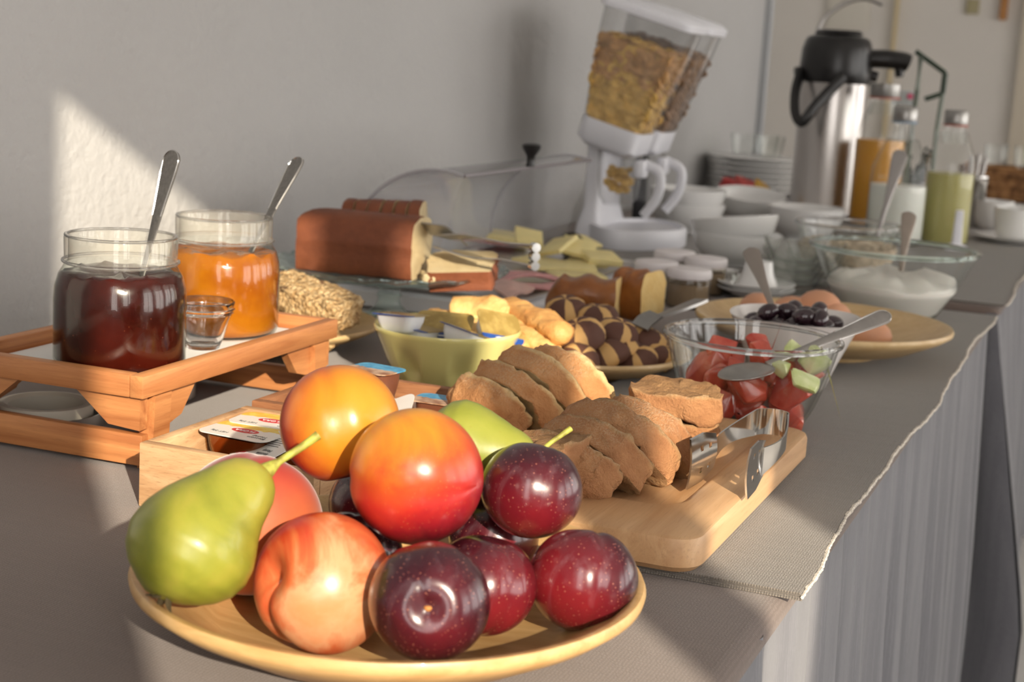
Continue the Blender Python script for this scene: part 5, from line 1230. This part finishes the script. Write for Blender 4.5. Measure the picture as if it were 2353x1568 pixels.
# dark green bent rod stand behind the bottles
gs = thing('wire_stand', 'dark green bent metal rod stand rising behind the bottles', 'stand', (0, 0, 0)); gd = 3.35
GRN = plain('dark_green_metal', (.022, .040, .022), .45); gz = [D(2104, 118, gd), D(2172, 168, gd), D(2166, 215, gd), D(2126, 228, gd)]
MB().sweep([gz[0], gz[1]], .0055, n=10).obj('arm', GRN, gs); MB().sweep([gz[1], gz[2]], .0062, n=10).obj('joint', GRN, gs); MB().sweep([gz[2], gz[3]], .0055, n=10).obj('lower_arm', GRN, gs)
gb2 = D(2152, 300, gd); MB().sweep([gz[2], gb2, Vector((gb2.x, gb2.y, .0066))], .005, n=10).obj('upright', plain('grey_green_metal', (.20, .23, .19), .5), gs)
ga2 = D(2116, 132, gd); MB().sweep([ga2, D(2108, 205, gd), Vector((ga2.x - .01, ga2.y, .0066))], .0055, n=10).obj('upright', plain('grey_green_metal', (.20, .23, .19), .5), gs)
MB().lathe([(0, 0), (.05, 0), (.052, .004), (.048, .008), (0, .009)], 32).obj('foot', GRN, gs, (gb2.x - .02, gb2.y, .0066))
# flower sprig between the bottles
vs_ = D(2088, 430, 3.50); vz = thing('herb_vase', 'small glass vase with dark herb sprigs between the bottles', 'vase', (vs_.x, vs_.y, .0066))
MB().lathe([(0, 0), (.018, 0), (.020, .004), (.016, .06), (.020, .08)], 24).obj('glass_body', GLASS, vz)
ro = random.Random(2); q = MB()
for k in range(16): 
    e = Vector((ro.uniform(-.035, .035), ro.uniform(-.02, .02), ro.uniform(.10, .17))); q.sweep(bez([(0, 0, .03), (e.x * .3, e.y * .3, .08), e], 8), .0018, n=5)
    for j in range(4): q.box(e * (.75 + .08 * j) + Vector((ro.uniform(-.01, .01),) * 3), (.014, .003, .008), 0, Matrix.Rotation(ro.uniform(0, 6), 3, 'Z'))
q.obj('sprigs', plain('dark_sprig', (.05, .06, .045), .8), vz)
# pink patterned napkin card behind milk cap
q = D(2078, 225, 3.5); pk = thing('drink_tag', 'grey tag with pink spot hanging behind the milk bottle cap', 'tag', (q.x, q.y, q.z), R(20))
MB().box((0, 0, 0), (.055, .003, .032), .001).obj('card', plain('grey_card', (.40, .42, .41), .6), pk); MB().sweep([(.012, -.002, .004), (.012, -.004, .004)], .007, n=14).obj('pink_spot', plain('pink_print', (.55, .08, .16), .5), pk)
MB().sweep([(0, .003, -.01), (0, .003, -(q.z - .0066))], .003, n=8).obj('stick', plain('pale_stick', (.55, .53, .5), .6), pk)
# ---------------------------------------------------------------- cups, saucers and basket at the far right
c = G(2322, 562, .0066); cm_ = thing('coffee_cup', 'white coffee cup on a saucer at the right edge', 'cup', (c.x, c.y + .05, .0066 + .0075))
MB().lathe([(0, .002), (.026, .002), (.028, 0), (.031, 0), (.036, .006), (.041, .030), (.043, .062), (.041, .062), (.038, .03), (.03, .008), (0, .006)], 48).obj('body', WHITEC, cm_, sharp=60)
MB().sweep(bez([fx * .040 + Vector((0, 0, .05)), fx * .062 + Vector((0, 0, .048)), fx * .060 + Vector((0, 0, .025)), fx * .040 + Vector((0, 0, .016))], 12), .0038, n=8, up=fy).obj('handle', WHITEC, cm_)
tag(MB().lathe([(a * 1.45, z) for a, z in SAUC], 56).obj('saucer', WHITEC, None, (c.x, c.y + .05, .0066), sharp=60), 'wide white saucer under the coffee cup', 'saucer')
c2 = G(2255, 535, .0066); cm2_ = dup(cm_, (c2.x + .01, c2.y + .12, .0066), None, 'second white coffee cup behind the lemonade bottle')
for k in range(4): tag(MB().lathe([(a * 1.4, z) for a, z in SAUC], 48).obj('saucer', WHITEC, None, (c2.x + .12, c2.y + .25, .0066 + .0105 * k), sharp=60), ['bottom saucer of the pile behind the cups', 'second saucer of the pile behind the cups', 'third saucer of the pile behind the cups', 'top saucer of the pile behind the cups'][k], 'saucer', 'saucers piled behind the cups')
q = G(2228, 520, .0066); tag(MB().lathe([(0, 0), (.026, 0), (.027, .003), (.027, .095), (.029, .098), (.029, .112), (.0265, .112), (.025, .004), (0, .004)], 40).obj('cutlery_canister', CHROME, None, (q.x, q.y, .0066), sharp=50), 'steel cutlery canister behind the lemonade bottle', 'canister')
for k in range(3): spoon('cutlery', ['left', 'middle', 'right'][k] + ' teaspoon standing in the steel canister', (q.x - .012 + .014 * k, q.y + .01 * k, .0066 + .155 + .006 * (k % 2)), (q.x - .004 + .004 * k, q.y, .012), .006, .002, 0, STEELD, (0, 1, 0), rim=False, group='teaspoons in the canister')
bx = D(2320, 415, 4.3); bk = thing('wicker_basket', 'brown wicker basket at the far end of the table', 'basket', (bx.x + .02, bx.y, .0066))
hb = bx.z + .035
WK = NT('brown_wicker'); v = WK.coord(); WK.bs(Base__Color=WK.ramp(WK.noise(v, 40, 4), [(.35, (.14, .06, .02)), (.65, (.42, .21, .08))]), Roughness=.8)
for k in range(7): 
    z = .010 + (hb - .02) * k / 6; MB().sweep([(x, y, z + .003 * math.sin(i * 2.2 + k * PI)) for i, (x, y) in enumerate(rrect(.26 + .004 * k, .20, .03, 10) + [rrect(.26 + .004 * k, .20, .03, 10)[0]])], .0085, n=6).obj('weave_row', WK.m, bk)
MB().loops([at_z(rrect(.25, .19, .03), 0), at_z(rrect(.262, .20, .03), hb - .015), at_z(rrect(.25, .188, .028), hb - .015), at_z(rrect(.24, .18, .028), .008)]).obj('liner', plain('dark_basket', (.10, .05, .025), .9), bk)
for k, (dx, dy) in enumerate(((-.06, -.04), (.02, -.05), (.09, -.03))): dish('glass_tumbler', ['left upturned glass standing in the wicker basket', 'middle upturned glass standing in the wicker basket', 'right upturned glass standing in the wicker basket'][k], (bk.location.x + dx, bk.location.y + dy, .0066 + .01), .032, hb + .045, GLASS, .8, .0025, cat='glass', group='glasses in the wicker basket', n=40)
